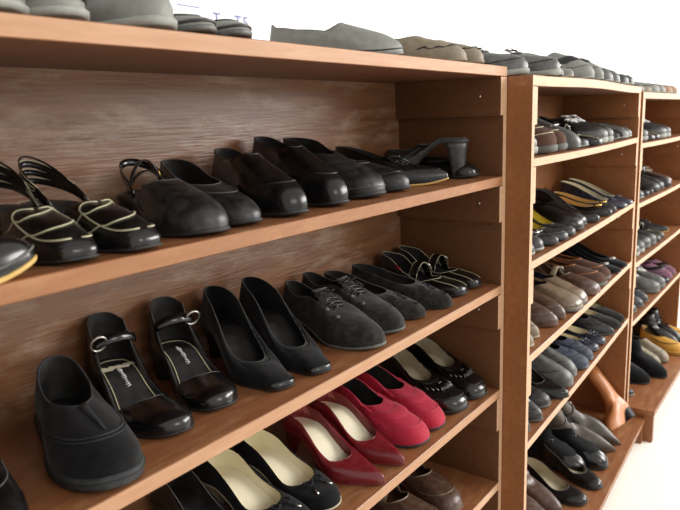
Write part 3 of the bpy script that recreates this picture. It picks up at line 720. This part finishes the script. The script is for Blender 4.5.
put(1, 2, -.352, .028, 3, S('swirl'), 'slip_on_shoe', 'shoe', 'dark swirl-stitched slip-on mostly hidden behind the suede lace-up', 1, G)
put(1, 2, -.240, .014, 8, S('swirl'), 'slip_on_shoe', 'shoe', 'dark swirl-stitched slip-on with its side fully seen, beside the strapped shoes', -1, G)
put(1, 2, -.146, .032, -4, S('piped'), 'strap_shoe', 'shoe', 'black cream-piped strap shoe with red tag, the nearer of the two', 1, G)
put(1, 2, -.050, .034, -2, S('piped', extras=tuple(e for e in ST['piped']['extras'] if e[0] != 'tag')), 'strap_shoe', 'shoe', 'black cream-piped strap shoe next to the side panel, no red tag', -1, G)
# ---- third shelf
put(1, 3, -.885, .045, 0, S('darkpump'), 'pump', 'shoe', 'dark shiny black shoe partly seen at the bottom left of the cream-lined flats', 1, G)
put(1, 3, -.772, .030, 2, S('bowflat'), 'flat', 'shoe', 'black suede bow flat with cream insole, farther from the red pumps', 1, G)
put(1, 3, -.678, .030, 1, S('bowflat'), 'flat', 'shoe', 'black suede bow flat with cream insole, next to the dark red pumps', -1, G)
GR = 'red shoes on the third shelf'
put(1, 3, -.570, .000, -2, S('redpump'), 'pump', 'shoe', 'dark red pointed pump with cream insole, next to the black bow flat', 1, GR)
put(1, 3, -.474, .004, -2, S('redpump'), 'pump', 'shoe', 'dark red pointed pump with cream insole, next to the crimson loafer', -1, GR)
put(1, 3, -.376, .014, -1, S('redloafer'), 'loafer', 'shoe', 'crimson suede loafer beside the dark red pump', 1, GR)
put(1, 3, -.278, .02, -1, S('redloafer'), 'loafer', 'shoe', 'crimson suede loafer beside the black tasselled loafer', -1, GR)
put(1, 3, -.182, .018, -9, S('tassel'), 'loafer', 'shoe', 'black patent tasselled loafer with beige insole beside the crimson loafer', 1, G)
put(1, 3, -.066, .010, -9, S('tassel'), 'loafer', 'shoe', 'black patent tasselled loafer with beige insole against the side panel', -1, G)
# ---- fourth shelf
put(1, 4, -.300, .010, -4, S('brownstrap'), 'strap_shoe', 'shoe', 'brown leather strap shoe below the red loafers, farther from the side panel', 1, 'brown shoes on the fourth shelf')
put(1, 4, -.190, .022, -12, S('brownstrap'), 'strap_shoe', 'shoe', 'brown leather strap shoe below the tasselled loafers, nearer the side panel', -1, 'brown shoes on the fourth shelf')
put(1, 4, -.420, .015, 0, S('flat', up='black_leather', extras=(('bow', 'white_tag', .9, .02), ('topline', 'white_tag', .0015))), 'flat', 'shoe', 'dark flat with white trim just showing under the third shelf', 1, G)

# ---- top of the nearest rack: pale dusty shoes
GT = 'pale dusty shoes on top of the racks'
PG = dict(up='pale_grey', lin='lining_grey', sole='pale_sole', heel='flat', hh=.008, plat=.014, crease=.0030)
SM = (('seam', 'mid_grey', .10, 1.7, .0022), ('seam', 'mid_grey', .45, 1.3, .0012), ('topline', 'mid_grey', .0016))
D1 = S('moccasin', extras=SM, up='pale_grey', lin='lining_grey', sole='pale_sole', plat=.010, crease=.003, puff=.040, W=.094)
D2 = S('moccasin', extras=SM, up='pale_grey', lin='lining_grey', sole='grey_leather', plat=.008, puff=.018, hh=.010, crease=.002, rim=[(0, .026), (.4, .024), (1, .034)])
put(1, 0, -1.30, .020, -6, D1, 'moccasin', 'shoe', 'pale grey shoe on top of nearest rack, cut off by the left edge', 1, GT)
put(1, 0, -1.212, .012, -4, D1, 'moccasin', 'shoe', 'pale grey shoe on top of nearest rack, at the far left corner', -1, GT)
put(1, 0, -1.142, .012, 6, D1, 'moccasin', 'shoe', 'pale grey broad-toed shoe on top of nearest rack, second from left edge', 1, GT)
put(1, 0, -1.008, .010, 8, S('moccasin', up='pale_grey', lin='lining_grey', sole='pale_sole', plat=.012, W=.098, puff=.046), 'moccasin', 'shoe', 'largest pale grey shoe on top of nearest rack, with deep side groove', -1, GT)
put(1, 0, -.946, .012, 2, D2, 'moccasin', 'shoe', 'low pale grey shoe on top rack, left of the two before the gap', 1, GT)
put(1, 0, -.866, .014, 2, D2, 'moccasin', 'shoe', 'low pale grey shoe on top rack, last one before the gap', -1, GT)
put(1, 0, -.418, .030, 38, S('loafer', up='pale_grey', lin='lining_black', sole='grey_leather', plat=.006, hh=.012, rim=[(0, .058), (.3, .036), (.6, .036), (.93, .042), (1, .050)], crease=.0012, extras=(('topline', 'black_leather', .0012), ('seam', 'black_dusty', .08, 1.8, .0014))), 'loafer', 'shoe', 'long pale grey loafer with black heel, standing slantwise on top', 1, GT)
put(1, 0, -.160, .024, 10, S('moccasin', up='khaki', lin='khaki_brown', sole='khaki', rim=[(0, .056), (.4, .042), (1, .056)], puff=.03, crease=.004), 'moccasin', 'shoe', 'khaki creased shoe on top of nearest rack, left of its pair', 1, GT)
put(1, 0, -.058, .026, 6, S('moccasin', up='khaki', lin='khaki_brown', sole='khaki', rim=[(0, .056), (.4, .042), (1, .056)], puff=.03, crease=.004), 'moccasin', 'shoe', 'khaki creased shoe on top of nearest rack, right of its pair', -1, GT)
SG = S('sneaker', up='grey_leather', lin='lining_grey', sole='pale_sole', plat=.014, rim=[(0, .05), (.5, .044), (1, .056)], extras=(('laces', 'black_leather', 2), ('seam', 'mid_grey', .3, 1.4, .0014)))
put(2, 0, .045, .030, 3, SG, 'sneaker', 'shoe', 'grey laced shoe on top where nearest and middle racks meet', 1, GT)
put(2, 0, .190, -.010, 3, SG, 'sneaker', 'shoe', 'grey laced shoe on top of middle rack, nearest its left corner', -1, GT)
put(2, 0, .315, .020, 0, S('flat', up='pale_grey', lin='lining_grey', sole='grey_leather', extras=(('ornament', 'silver', .85, .018), ('topline', 'black_leather', .0014))), 'flat', 'shoe', 'pale flat with round ornament on top of middle rack, the left one', 1, GT)
put(2, 0, .430, .020, 0, S('flat', up='pale_grey', lin='lining_grey', sole='insole_beige', extras=(('ornament', 'silver', .85, .018), ('topline', 'black_leather', .0014))), 'flat', 'shoe', 'pale flat with round ornament on top of middle rack, the right one', -1, GT)
pair(2, 0, (.600, .005, 8), (.730, .005, 4), S('loafer', up='pale_grey', lin='lining_grey', sole='pale_sole', crease=.002, rim=[(0, .080), (.25, .056), (1, .066)]), 'loafer', 'shoe', 'broad pale grey loafer with raised tongue', 'top of middle rack', GT)
pair(2, 0, (.880, .010, 2), (1.00, .010, 2), S('moccasin', up='grey_leather', lin='lining_grey', sole='pale_sole', rim=[(0, .066), (.3, .05), (1, .06)]), 'moccasin', 'shoe', 'mid grey moccasin', 'top of middle rack', GT)
pair(2, 0, (1.13, .008, 0), (1.24, .008, 0), S('moccasin', up='mid_grey', lin='lining_grey', sole='pale_sole'), 'moccasin', 'shoe', 'darker grey moccasin', 'top of middle rack right end', GT)
put(3, 0, .14, .03, 12, S('loafer', up='grey_leather', lin='lining_black', sole='pale_sole', rim=[(0, .05), (.4, .05), (1, .085)]), 'loafer', 'shoe', 'grey shoe with high dark raised heel on top of farthest rack', 1, GT)
put(3, 0, .28, .03, 8, S('flat', up='khaki', lin='lining_rose', sole='pale_sole'), 'flat', 'shoe', 'pinkish khaki flat on top of farthest rack', 1, GT)
pair(3, 0, (.44, .03, 4), (.58, .03, 4), S('moccasin', up='pale_grey', lin='lining_grey', sole='pale_sole'), 'moccasin', 'shoe', 'pale grey moccasin', 'top of farthest rack', GT)
pair(3, 0, (.74, .03, 4), (.88, .03, 4), S('moccasin', up='khaki_brown', lin='lining_grey', sole='pale_sole'), 'moccasin', 'shoe', 'brownish moccasin', 'top of farthest rack', GT)

# ---- middle rack
G2 = 'shoes on the middle rack'
FB = lambda **k: S('flat', **k)
w = 'first shelf, middle rack'
put(2, 1, .105, .035, -6, S('sneaker', up='black_dusty', sole='pale_sole'), 'sneaker', 'shoe', 'dark sneaker with pale sole, hidden in the corner, ' + w, 1, G2)
put(2, 1, .225, .010, -4, S('sneaker', up='brown_suede', lin='lining_cream', sole='rubber_grey', W=.102, puff=.052, rim=[(0, .07), (.3, .07), (1, .08)], extras=(('seam', 'piping_cream', .55, 1.3, .0016), ('seam', 'piping_cream', .3, 1.5, .0014), ('laces', 'black_leather', 2))), 'sneaker', 'shoe', 'big brown suede sneaker with pale seams at left end, ' + w, 1, G2)
put(2, 1, .345, .012, -4, S('sneaker', up='brown_suede', lin='lining_grey', sole='rubber_grey', W=.098, puff=.048, extras=(('seam', 'piping_cream', .45, 1.3, .0014), ('laces', 'black_leather', 2))), 'sneaker', 'shoe', 'brown suede sneaker half hidden behind its mate, ' + w, -1, G2)
put(2, 1, .480, .010, 0, S('tongue', up='grey_leather', lin='lining_cream', sole='grey_leather', extras=(('bitbar', 'silver', .7, .012), ('topline', 'piping_cream', .001))), 'loafer', 'shoe', 'grey loafer with cream lining in the middle, ' + w, 1, G2)
put(2, 1, .600, .014, 10, FB(up='mid_grey', lin='pink_lining', ins='pink_lining', sole='pale_sole', L=.26), 'flat', 'shoe', 'grey flat with bright pink insole, ' + w, 1, G2)
put(2, 1, .705, -.004, 4, S('piped', up='black_leather', N=28), 'strap_shoe', 'shoe', 'black strap shoe with pale piping beside the pink-lined flat, ' + w, 1, G2)
pair(2, 1, (.810, .005, 2), (.905, .005, 2), S('sneaker', up='black_dusty', sole='pale_sole'), 'sneaker', 'shoe', 'black sneaker with pale stripes', w, G2)
pair(2, 1, (1.000, .005, 0), (1.095, .005, 0), S('derby', up='black_dusty', sole='pale_sole', N=28), 'derby', 'shoe', 'black pointed laced shoe', w, G2)
pair(2, 1, (1.185, .010, -2), (1.270, .012, -2), S('moccasin', up='grey_leather', lin='lining_grey', sole='pale_sole', N=28), 'moccasin', 'shoe', 'silvery grey moccasin', w, G2)
w = 'second shelf, middle rack'
pair(2, 2, (.075, .015, -4), (.165, .015, -4), S('moccasin', up='mid_grey', sole='pale_sole', N=28), 'moccasin', 'shoe', 'small grey moccasin', w, G2)
put(2, 2, .262, .005, -8, FB(up='mid_grey', lin='lining_black', extras=(('bitbar', 'silver', .88, .014), ('topline', 'black_leather', .001))), 'flat', 'shoe', 'grey flat with silver buckle, ' + w, 1, G2)
put(2, 2, .352, .003, -4, FB(up='mid_grey', lin='insole_yellow', ins='insole_yellow', toe='round', hh=.05, heel='block', rw=.95, extras=(('seam', 'lining_grey', .4, 1.2, .0012), ('topline', 'black_leather', .001))), 'flat', 'shoe', 'dark flat with bright yellow lining, the nearer, ' + w, 1, G2)
put(2, 2, .452, .005, -4, FB(up='mid_grey', lin='insole_yellow', ins='insole_yellow', toe='round', hh=.05, heel='block', rw=.95, extras=(('seam', 'lining_grey', .4, 1.2, .0012), ('topline', 'black_leather', .001))), 'flat', 'shoe', 'dark flat with yellow lining, partly behind its mate, ' + w, -1, G2)
pair(2, 2, (.548, .010, -4), (.640, .020, -2), S('wrinkled', N=28, up='black_leather'), 'loafer', 'shoe', 'wrinkled black loafer', w, G2)
put(2, 2, .738, .002, -6, S('darkpump', N=28, lin='lining_grey', toe='almond', extras=()), 'pump', 'shoe', 'plain black shoe with grey worn insole, ' + w, 1, G2)
put(2, 2, .900, -.004, -6, FB(up='black_leather', lin='insole_tan', ins='insole_tan', extras=(('ornament', 'gold', .84, .018), ('topline', 'insole_tan', .001))), 'flat', 'shoe', 'black flat with tan insole and gold ornament, nearer one, ' + w, 1, G2)
put(2, 2, 1.000, .000, -6, FB(up='black_dusty', lin='insole_tan', ins='insole_tan', extras=(('ornament', 'gold', .84, .018), ('topline', 'insole_tan', .001))), 'flat', 'shoe', 'black flat with tan insole and gold ornament, farther one, ' + w, -1, G2)
put(2, 2, 1.130, -.010, 0, S('sqpump', N=32, up='navy_leather', lin='lining_cream', hh=.030, rim=[(0, .03), (.4, .042), (1, .066)], extras=(('topline', 'piping_cream', .0016), ('bow', 'navy_leather', .9, .015))), 'pump', 'shoe', 'navy pump with cream rim at right end, nearer one, ' + w, 1, G2)
put(2, 2, 1.235, -.012, 0, S('sqpump', N=32, up='navy_leather', lin='lining_cream', hh=.030, rim=[(0, .03), (.4, .042), (1, .066)], extras=(('topline', 'piping_cream', .0016), ('bow', 'navy_leather', .9, .015))), 'pump', 'shoe', 'navy pump with cream rim at right end, farther one, ' + w, -1, G2)
w = 'third shelf, middle rack'
pair(2, 3, (.082, .012, -4), (.176, .022, -4), S('loafer', N=28, up='khaki', lin='lining_grey', sole='insole_beige'), 'loafer', 'shoe', 'pale taupe loafer', w, G2)
pair(2, 3, (.300, .010, -8), (.396, .010, -8), S('loafer', N=28, up='brown_leather', lin='lining_black', sole='sole_brown', extras=(('seam', 'taupe_leather', .4, 1.2, .0012), ('topline', 'taupe_leather', .001))), 'loafer', 'shoe', 'dark brown loafer with pale seam', w, G2)
pair(2, 3, (.502, -.006, -8), (.600, .000, -6), S('wrinkled', N=32, up='taupe_leather', lin='navy_leather', sole='rubber_grey', W=.096), 'loafer', 'shoe', 'shiny wrinkled taupe loafer', w, G2)
put(2, 3, .735, -.006, -8, S('brownstrap', N=28, extras=(('strap', 'insole_beige', .3, .34, .03, .022, 'square_left'), ('topline', 'taupe_leather', .0012))), 'strap_shoe', 'shoe', 'brown shoe with pale beige buckled strap, ' + w, 1, G2)
pair(2, 3, (.860, .000, -8), (.972, .006, -6), S('clog', N=28, up='brown_suede', lin='brown_leather', sole='rubber_grey', W=.1, plat=.014, hh=.01, extras=(('seam', 'tan_leather', .5, 1.4, .0016), ('topline', 'tan_leather', .002))), 'slip_on_shoe', 'shoe', 'bulky brown suede slip-on', w, G2)
put(2, 3, 1.100, -.004, -4, S('sqpump', N=28, toe='round', hh=.02, heel='low', up='black_suede', extras=(('bitbar', 'silver', .8, .012),)), 'flat', 'shoe', 'black suede shoe with rhinestone bar, the nearer, ' + w, 1, G2)
put(2, 3, 1.215, -.006, -4, S('sqpump', N=28, toe='round', hh=.02, heel='low', up='black_suede', extras=(('bitbar', 'silver', .8, .012),)), 'flat', 'shoe', 'black suede shoe with rhinestone bar at right end, ' + w, -1, G2)
w = 'fourth shelf, middle rack'
pair(2, 4, (.075, .014, -4), (.175, .006, -4), S('loafer', N=28, up='mid_grey', lin='lining_black', sole='rubber_grey'), 'loafer', 'shoe', 'worn dark grey loafer', w, G2)
put(2, 4, .272, .018, -4, S('moccasin', N=28, up='black_dusty', sole='rubber_grey'), 'moccasin', 'shoe', 'dusty black moccasin beside the dark grey loafers, ' + w, 1, G2)
put(2, 4, .366, -.012, -8, S('darkpump', N=28, up='black_leather', extras=(('topline', 'lining_grey', .001),)), 'pump', 'shoe', 'plain black pump sticking out farthest, ' + w, 1, G2)
pair(2, 4, (.465, .004, -6), (.562, .014, -4), S('tongue', N=28, up='grey_leather', lin='lining_black', sole='rubber_grey', crease=.003), 'loafer', 'shoe', 'pale grey tall-tongued loafer', w, G2)
pair(2, 4, (.652, .000, -6), (.750, .006, -6), S('moccasin', N=28, up='denim_blue', lin='lining_black', sole='navy_leather', W=.092, extras=(('seam', 'grey_leather', .5, 1.2, .0014), ('band', 'denim_blue', .6, .8, 1.2))), 'moccasin', 'shoe', 'faded navy denim moccasin', w, G2)
pair(2, 4, (.846, .012, -6), (.944, .006, -6), FB(up='navy_leather', lin='lining_cream', ins='insole_cream', toe='round', extras=(('bow', 'navy_leather', .9, .024), ('topline', 'navy_leather', .0012))), 'flat', 'shoe', 'glossy navy bow flat', w, G2)
put(2, 4, 1.058, .000, -6, S('plain_slip', N=28, up='mid_grey', toe='point', lin='lining_black', sole='rubber_grey'), 'slip_on_shoe', 'shoe', 'pointed grey slip-on between navy flats and shelf end, ' + w, 1, G2)
pair(2, 4, (1.160, -.004, -4), (1.262, .000, -4), S('swirl', N=28, lin='lining_cream', ins='insole_cream', extras=()), 'slip_on_shoe', 'shoe', 'dark grey suede shoe, cream lining', w, G2)
w = 'bottom of middle rack'
pair(2, 5, (.335, .010, -10), (.440, .010, -10), S('ankleboot', N=32, up='brown_leather', lin='brown_leather', sole='sole_brown', shaft=[(.058, .73, .066, .036, 0), (.068, .74, .062, .036, 0)], rim=[(0, .06), (1, .05)]), 'ankle_boot', 'boot', 'low dark brown ankle boot', w, G2)
put(2, 5, .530, -.040, -16, FB(N=36, up='black_leather', lin='insole_beige', ins='insole_beige', toe='round', hh=.03, heel='block', W=.09, extras=(('topline', 'lining_grey', .001),)), 'pump', 'shoe', 'black round-toed shoe with beige grey insole, nearer one, ' + w, 1, G2)
put(2, 5, .665, -.062, -20, FB(N=36, up='black_leather', lin='insole_beige', ins='insole_beige', toe='round', hh=.03, heel='block', W=.09, extras=(('topline', 'lining_grey', .001),)), 'pump', 'shoe', 'black round-toed shoe with beige grey insole, farther one, ' + w, -1, G2)
put(2, 5, .742, .020, -14, S('laceboot'), 'ankle_boot', 'boot', 'black suede laced ankle boot with glossy toe, nearer one, ' + w, 1, G2)
put(2, 5, .822, -.048, -10, S('laceboot'), 'ankle_boot', 'boot', 'black suede laced ankle boot with glossy toe, farther one, ' + w, -1, G2)
put(2, 5, .915, -.055, -8, S('tallboot'), 'tall_boot', 'boot', 'olive brown pointed boot with metal buckle, the nearer one, ' + w, 1, G2, tilt=(0, -42))
put(2, 5, 1.005, -.060, -12, S('tallboot'), 'tall_boot', 'boot', 'olive brown pointed boot with slouched shaft beside the tan boot, ' + w, -1, G2, tilt=(0, -42))
put(2, 5, 1.105, .000, -104, S('tallboot', toe='almond', up='tan_leather', lin='tan_leather', sole='tan_leather', heelm='rubber_black', extras=(), crease=.003, sag=.005, heel='block', shaft=[(.08, .74, .056, .034, 0), (.11, .76, .048, .034, .0), (.16, .77, .046, .036, .002), (.21, .77, .048, .037, .004), (.27, .77, .050, .038, .004)]), 'tall_boot', 'boot', 'tan leather tall boot leaning over at right end, ' + w, 1, G2, tilt=(0, -46), scale=.8)

# ---- farthest rack
G3 = 'shoes on the farthest rack'
w = 'first shelf, farthest rack'
pair(3, 1, (.10, .02, 0), (.21, .02, 0), S('sneaker', up='black_dusty', sole='pale_sole'), 'sneaker', 'shoe', 'black sneaker, white sole', w, G3)
pair(3, 1, (.32, .015, 0), (.43, .015, 0), S('piped', N=28), 'strap_shoe', 'shoe', 'black pale-piped strap shoe', w, G3)
pair(3, 1, (.54, .01, 0), (.65, .01, 0), S('sneaker', up='mid_grey', sole='pale_sole'), 'sneaker', 'shoe', 'grey sneaker with stripes', w, G3)
w = 'second shelf, farthest rack'
pair(3, 2, (.10, .02, -4), (.20, .02, -4), S('moccasin', N=28, up='mid_grey', sole='pale_sole'), 'moccasin', 'shoe', 'dark grey moccasin', w, G3)
pair(3, 2, (.30, .02, -4), (.40, .02, -4), FB(up='black_leather', lin='insole_yellow', ins='insole_yellow'), 'flat', 'shoe', 'black flat, yellowish insole', w, G3)
pair(3, 2, (.51, .02, -4), (.62, .02, -4), S('wrinkled', N=28), 'loafer', 'shoe', 'wrinkled black loafer', w, G3)
put(3, 2, .74, .010, -4, S('ankleboot', up='black_leather', shaft=[(.058, .73, .066, .036, 0), (.07, .74, .06, .036, 0)], rim=[(0, .06), (1, .05)]), 'ankle_boot', 'boot', 'low black ankle boot beside the brown shoe, ' + w, 1, G3)
put(3, 2, .86, .030, -6, S('suede_oxford', N=28, up='brown_leather', lin='brown_leather', sole='sole_brown', extras=(('laces', 'insole_beige', 2),)), 'oxford', 'shoe', 'brown laced shoe with pale laces, ' + w, 1, G3)
w = 'third shelf, farthest rack'
pair(3, 3, (.16, .02, 0), (.27, .02, 0), S('sneaker', up='mid_grey', sole='pale_sole'), 'sneaker', 'shoe', 'grey sneaker', w, G3)
pair(3, 3, (.38, .02, 0), (.49, .015, 0), S('sneaker', up='black_dusty', sole='rubber_grey'), 'sneaker', 'shoe', 'black sneaker with pale stripes', w, G3)
pair(3, 3, (.60, .015, 0), (.71, .02, 0), S('piped', N=28, up='black_dusty'), 'strap_shoe', 'shoe', 'dusty black strap shoe', w, G3)
put(3, 3, .86, .03, 0, S('derby', N=28, up='black_dusty'), 'derby', 'shoe', 'pointed black laced shoe alone at the right, ' + w, 1, G3)
w = 'fourth shelf, farthest rack'
pair(3, 4, (.08, .02, 0), (.18, .02, 0), S('moccasin', N=28, up='mid_grey', sole='rubber_grey'), 'moccasin', 'shoe', 'dark grey moccasin', w, G3)
pair(3, 4, (.29, .015, 0), (.40, .015, 0), S('loafer', N=28, up='mid_grey', sole='rubber_grey'), 'loafer', 'shoe', 'grey loafer', w, G3)
pair(3, 4, (.60, .008, 0), (.72, .004, -4), S('sneaker', up='grey_leather', sole='rubber_grey'), 'sneaker', 'shoe', 'pale grey laced sneaker', w, G3)
put(3, 4, .835, .005, -4, FB(up='black_leather', lin='insole_yellow', ins='insole_yellow', W=.09), 'flat', 'shoe', 'black flat with mustard insole, ' + w, 1, G3)
pair(3, 4, (.94, .010, -4), (1.05, .010, -4), S('loafer', N=28, up='purple_suede', lin='purple_suede', sole='rubber_grey'), 'loafer', 'shoe', 'purple suede loafer', w, G3)
w = 'bottom of farthest rack'
pair(3, 5, (.105, .040, 0), (.105, .040, 0), S('sneaker', up='black_dusty', sole='rubber_grey'), 'sneaker', 'shoe', 'small dark sneaker beside the side panel', w, G3) if False else None
put(3, 5, .120, .000, 0, S('flat', up='black_dusty', sole='pale_sole', W=.08), 'flat', 'shoe', 'black flat with pale sole beside the left panel, ' + w, 1, G3)
put(3, 5, .300, -.030, -10, S('ankleboot', N=30), 'ankle_boot', 'boot', 'black suede ankle boot, the left one of its pair, ' + w, 1, G3)
put(3, 5, .430, -.085, -12, S('ankleboot', N=30, W=.1), 'ankle_boot', 'boot', 'black suede ankle boot at the front, right of its pair, ' + w, -1, G3)
pair(3, 5, (.560, -.020, -14), (.655, -.045, -14), S('tongue', N=28, up='khaki', lin='lining_grey', sole='rubber_grey', crease=.004), 'loafer', 'shoe', 'greyish brown creased loafer', w, G3)
put(3, 5, .800, -.095, -24, S('clog', N=28, up='mustard', lin='insole_tan', sole='mustard', W=.092, heel='flat', plat=.02), 'clog', 'shoe', 'mustard yellow clog, the nearer one, ' + w, 1, G3)
put(3, 5, .905, -.050, -16, S('ankleboot', N=30, up='black_leather', extras=(('bootstrap', 'black_leather', (0, 1), .2),)), 'ankle_boot', 'boot', 'black leather boot with buckled straps, left one, ' + w, 1, G3)
put(3, 5, 1.010, -.050, -14, S('ankleboot', N=30, up='black_leather', extras=(('bootstrap', 'black_leather', (0, 1), .2),)), 'ankle_boot', 'boot', 'black leather boot with buckled straps, right one, ' + w, -1, G3)
put(3, 5, 1.095, -.080, -8, S('clog', N=28, up='mustard', lin='insole_tan', sole='mustard', W=.092, heel='flat', plat=.02), 'clog', 'shoe', 'mustard yellow clog, the farther one, ' + w, -1, G3)

# ------------------------------------------------------------------ the room
def struct(name, mb, m):
    o = mb.build(name, m, None, False); o['kind'] = 'structure'; return o
struct('floor', MB().box(-6, 40, -6, 2.4, FL - .05, FL, bevel=.0001), 'floor_pale')
struct('wall_back', MB().box(-6, 40, 1.5, 1.6, FL, 2.4, bevel=.0001), 'white_wall')
# faint blue lettering on a white notice on the wall behind
sg = empty('wall_sign', (.30, 1.492, .56)); sg['label'] = 'white wall sign with faint blue capital letters seen above the pale shoes'; sg['category'] = 'sign'
MB().box(-.05, .46, .0, .007, -.05, .09, bevel=.0006).build('sign_panel', 'white_panel', sg, False)
MB().box(-.015, .10, -.002, -.0002, .062, .066, bevel=.0003).build('underline', 'sign_blue', sg, False)
def letters(txt, x, z, size):
    cu = bpy.data.curves.new('lettering', 'FONT'); cu.body = txt; cu.size = size; cu.extrude = .0006; cu.offset = .001
    o = bpy.data.objects.new('lettering', cu); COL.objects.link(o)
    dg = bpy.context.evaluated_depsgraph_get(); dg.update(); me = bpy.data.meshes.new_from_object(o.evaluated_get(dg))
    bpy.data.objects.remove(o); me.materials.clear(); me.materials.append(MATS['sign_blue'])
    p = bpy.data.objects.new('lettering', me); COL.objects.link(p); p.parent = sg; p.location = (x, -.001, z); p.rotation_euler = (PI / 2, 0, 0)
for ch, x in (('T', .175), ('T', .30), ('S', .352)): letters(ch, x, .008, .066)

# ------------------------------------------------------------------ light and camera
wd = bpy.data.worlds.new('daylight'); sc.world = wd; wd.use_nodes = True
bg = wd.node_tree.nodes['Background']; bg.inputs['Color'].default_value = (1.0, .97, .93, 1); bg.inputs['Strength'].default_value = .72
def area(name, loc, target, sx, sy, e, col=(1, 1, 1)):
    l = bpy.data.lights.new(name, 'AREA'); l.shape = 'RECTANGLE'; l.size = sx; l.size_y = sy; l.energy = e; l.color = col
    o = bpy.data.objects.new(name, l); COL.objects.link(o); o.location = loc
    o.rotation_euler = (Vector(target) - Vector(loc)).to_track_quat('-Z', 'Y').to_euler(); return o
area('window_or_fill_light', (3.0, -3.0, 1.3), (.4, 0, -.5), 2.4, 1.8, 165, (1, .98, .95))
area('window_or_fill_light', (9.0, -2.5, 1.6), (7.5, 1.5, .6), 3.0, 2.0, 260, (1, .98, .95))  # added fill with no known window, whitens the far right wall
area('window_or_fill_light', (-1.2, -3.8, 1.5), (-.8, 0, -.2), 1.6, 1.4, 24, (1, .99, .98))

f, yaw, pit, rol = 666.6087, .9279, .1986, -.0353
cd = bpy.data.cameras.new('camera'); cam = bpy.data.objects.new('camera', cd); COL.objects.link(cam); sc.camera = cam
cd.sensor_fit = 'HORIZONTAL'; cd.sensor_width = 36; cd.lens = f / 680 * 36; cd.clip_start = .02
d = Vector((math.sin(yaw) * math.cos(pit), math.cos(yaw) * math.cos(pit), -math.sin(pit)))
r = d.cross(Vector((0, 0, 1))).normalized(); u = r.cross(d)
r2 = r * math.cos(rol) + u * math.sin(rol); u2 = -r * math.sin(rol) + u * math.cos(rol)
M = Matrix((r2, u2, -d)).transposed().to_4x4(); M.translation = Vector((-1.581, -.6692, .1498)); cam.matrix_world = M
cd.dof.use_dof = True; cd.dof.focus_distance = 1.35; cd.dof.aperture_fstop = 7.1
sc.view_settings.view_transform = 'Standard'; sc.view_settings.look = 'None'; sc.view_settings.gamma = 1; sc.view_settings.use_curve_mapping = False
sc.view_settings.exposure = .30
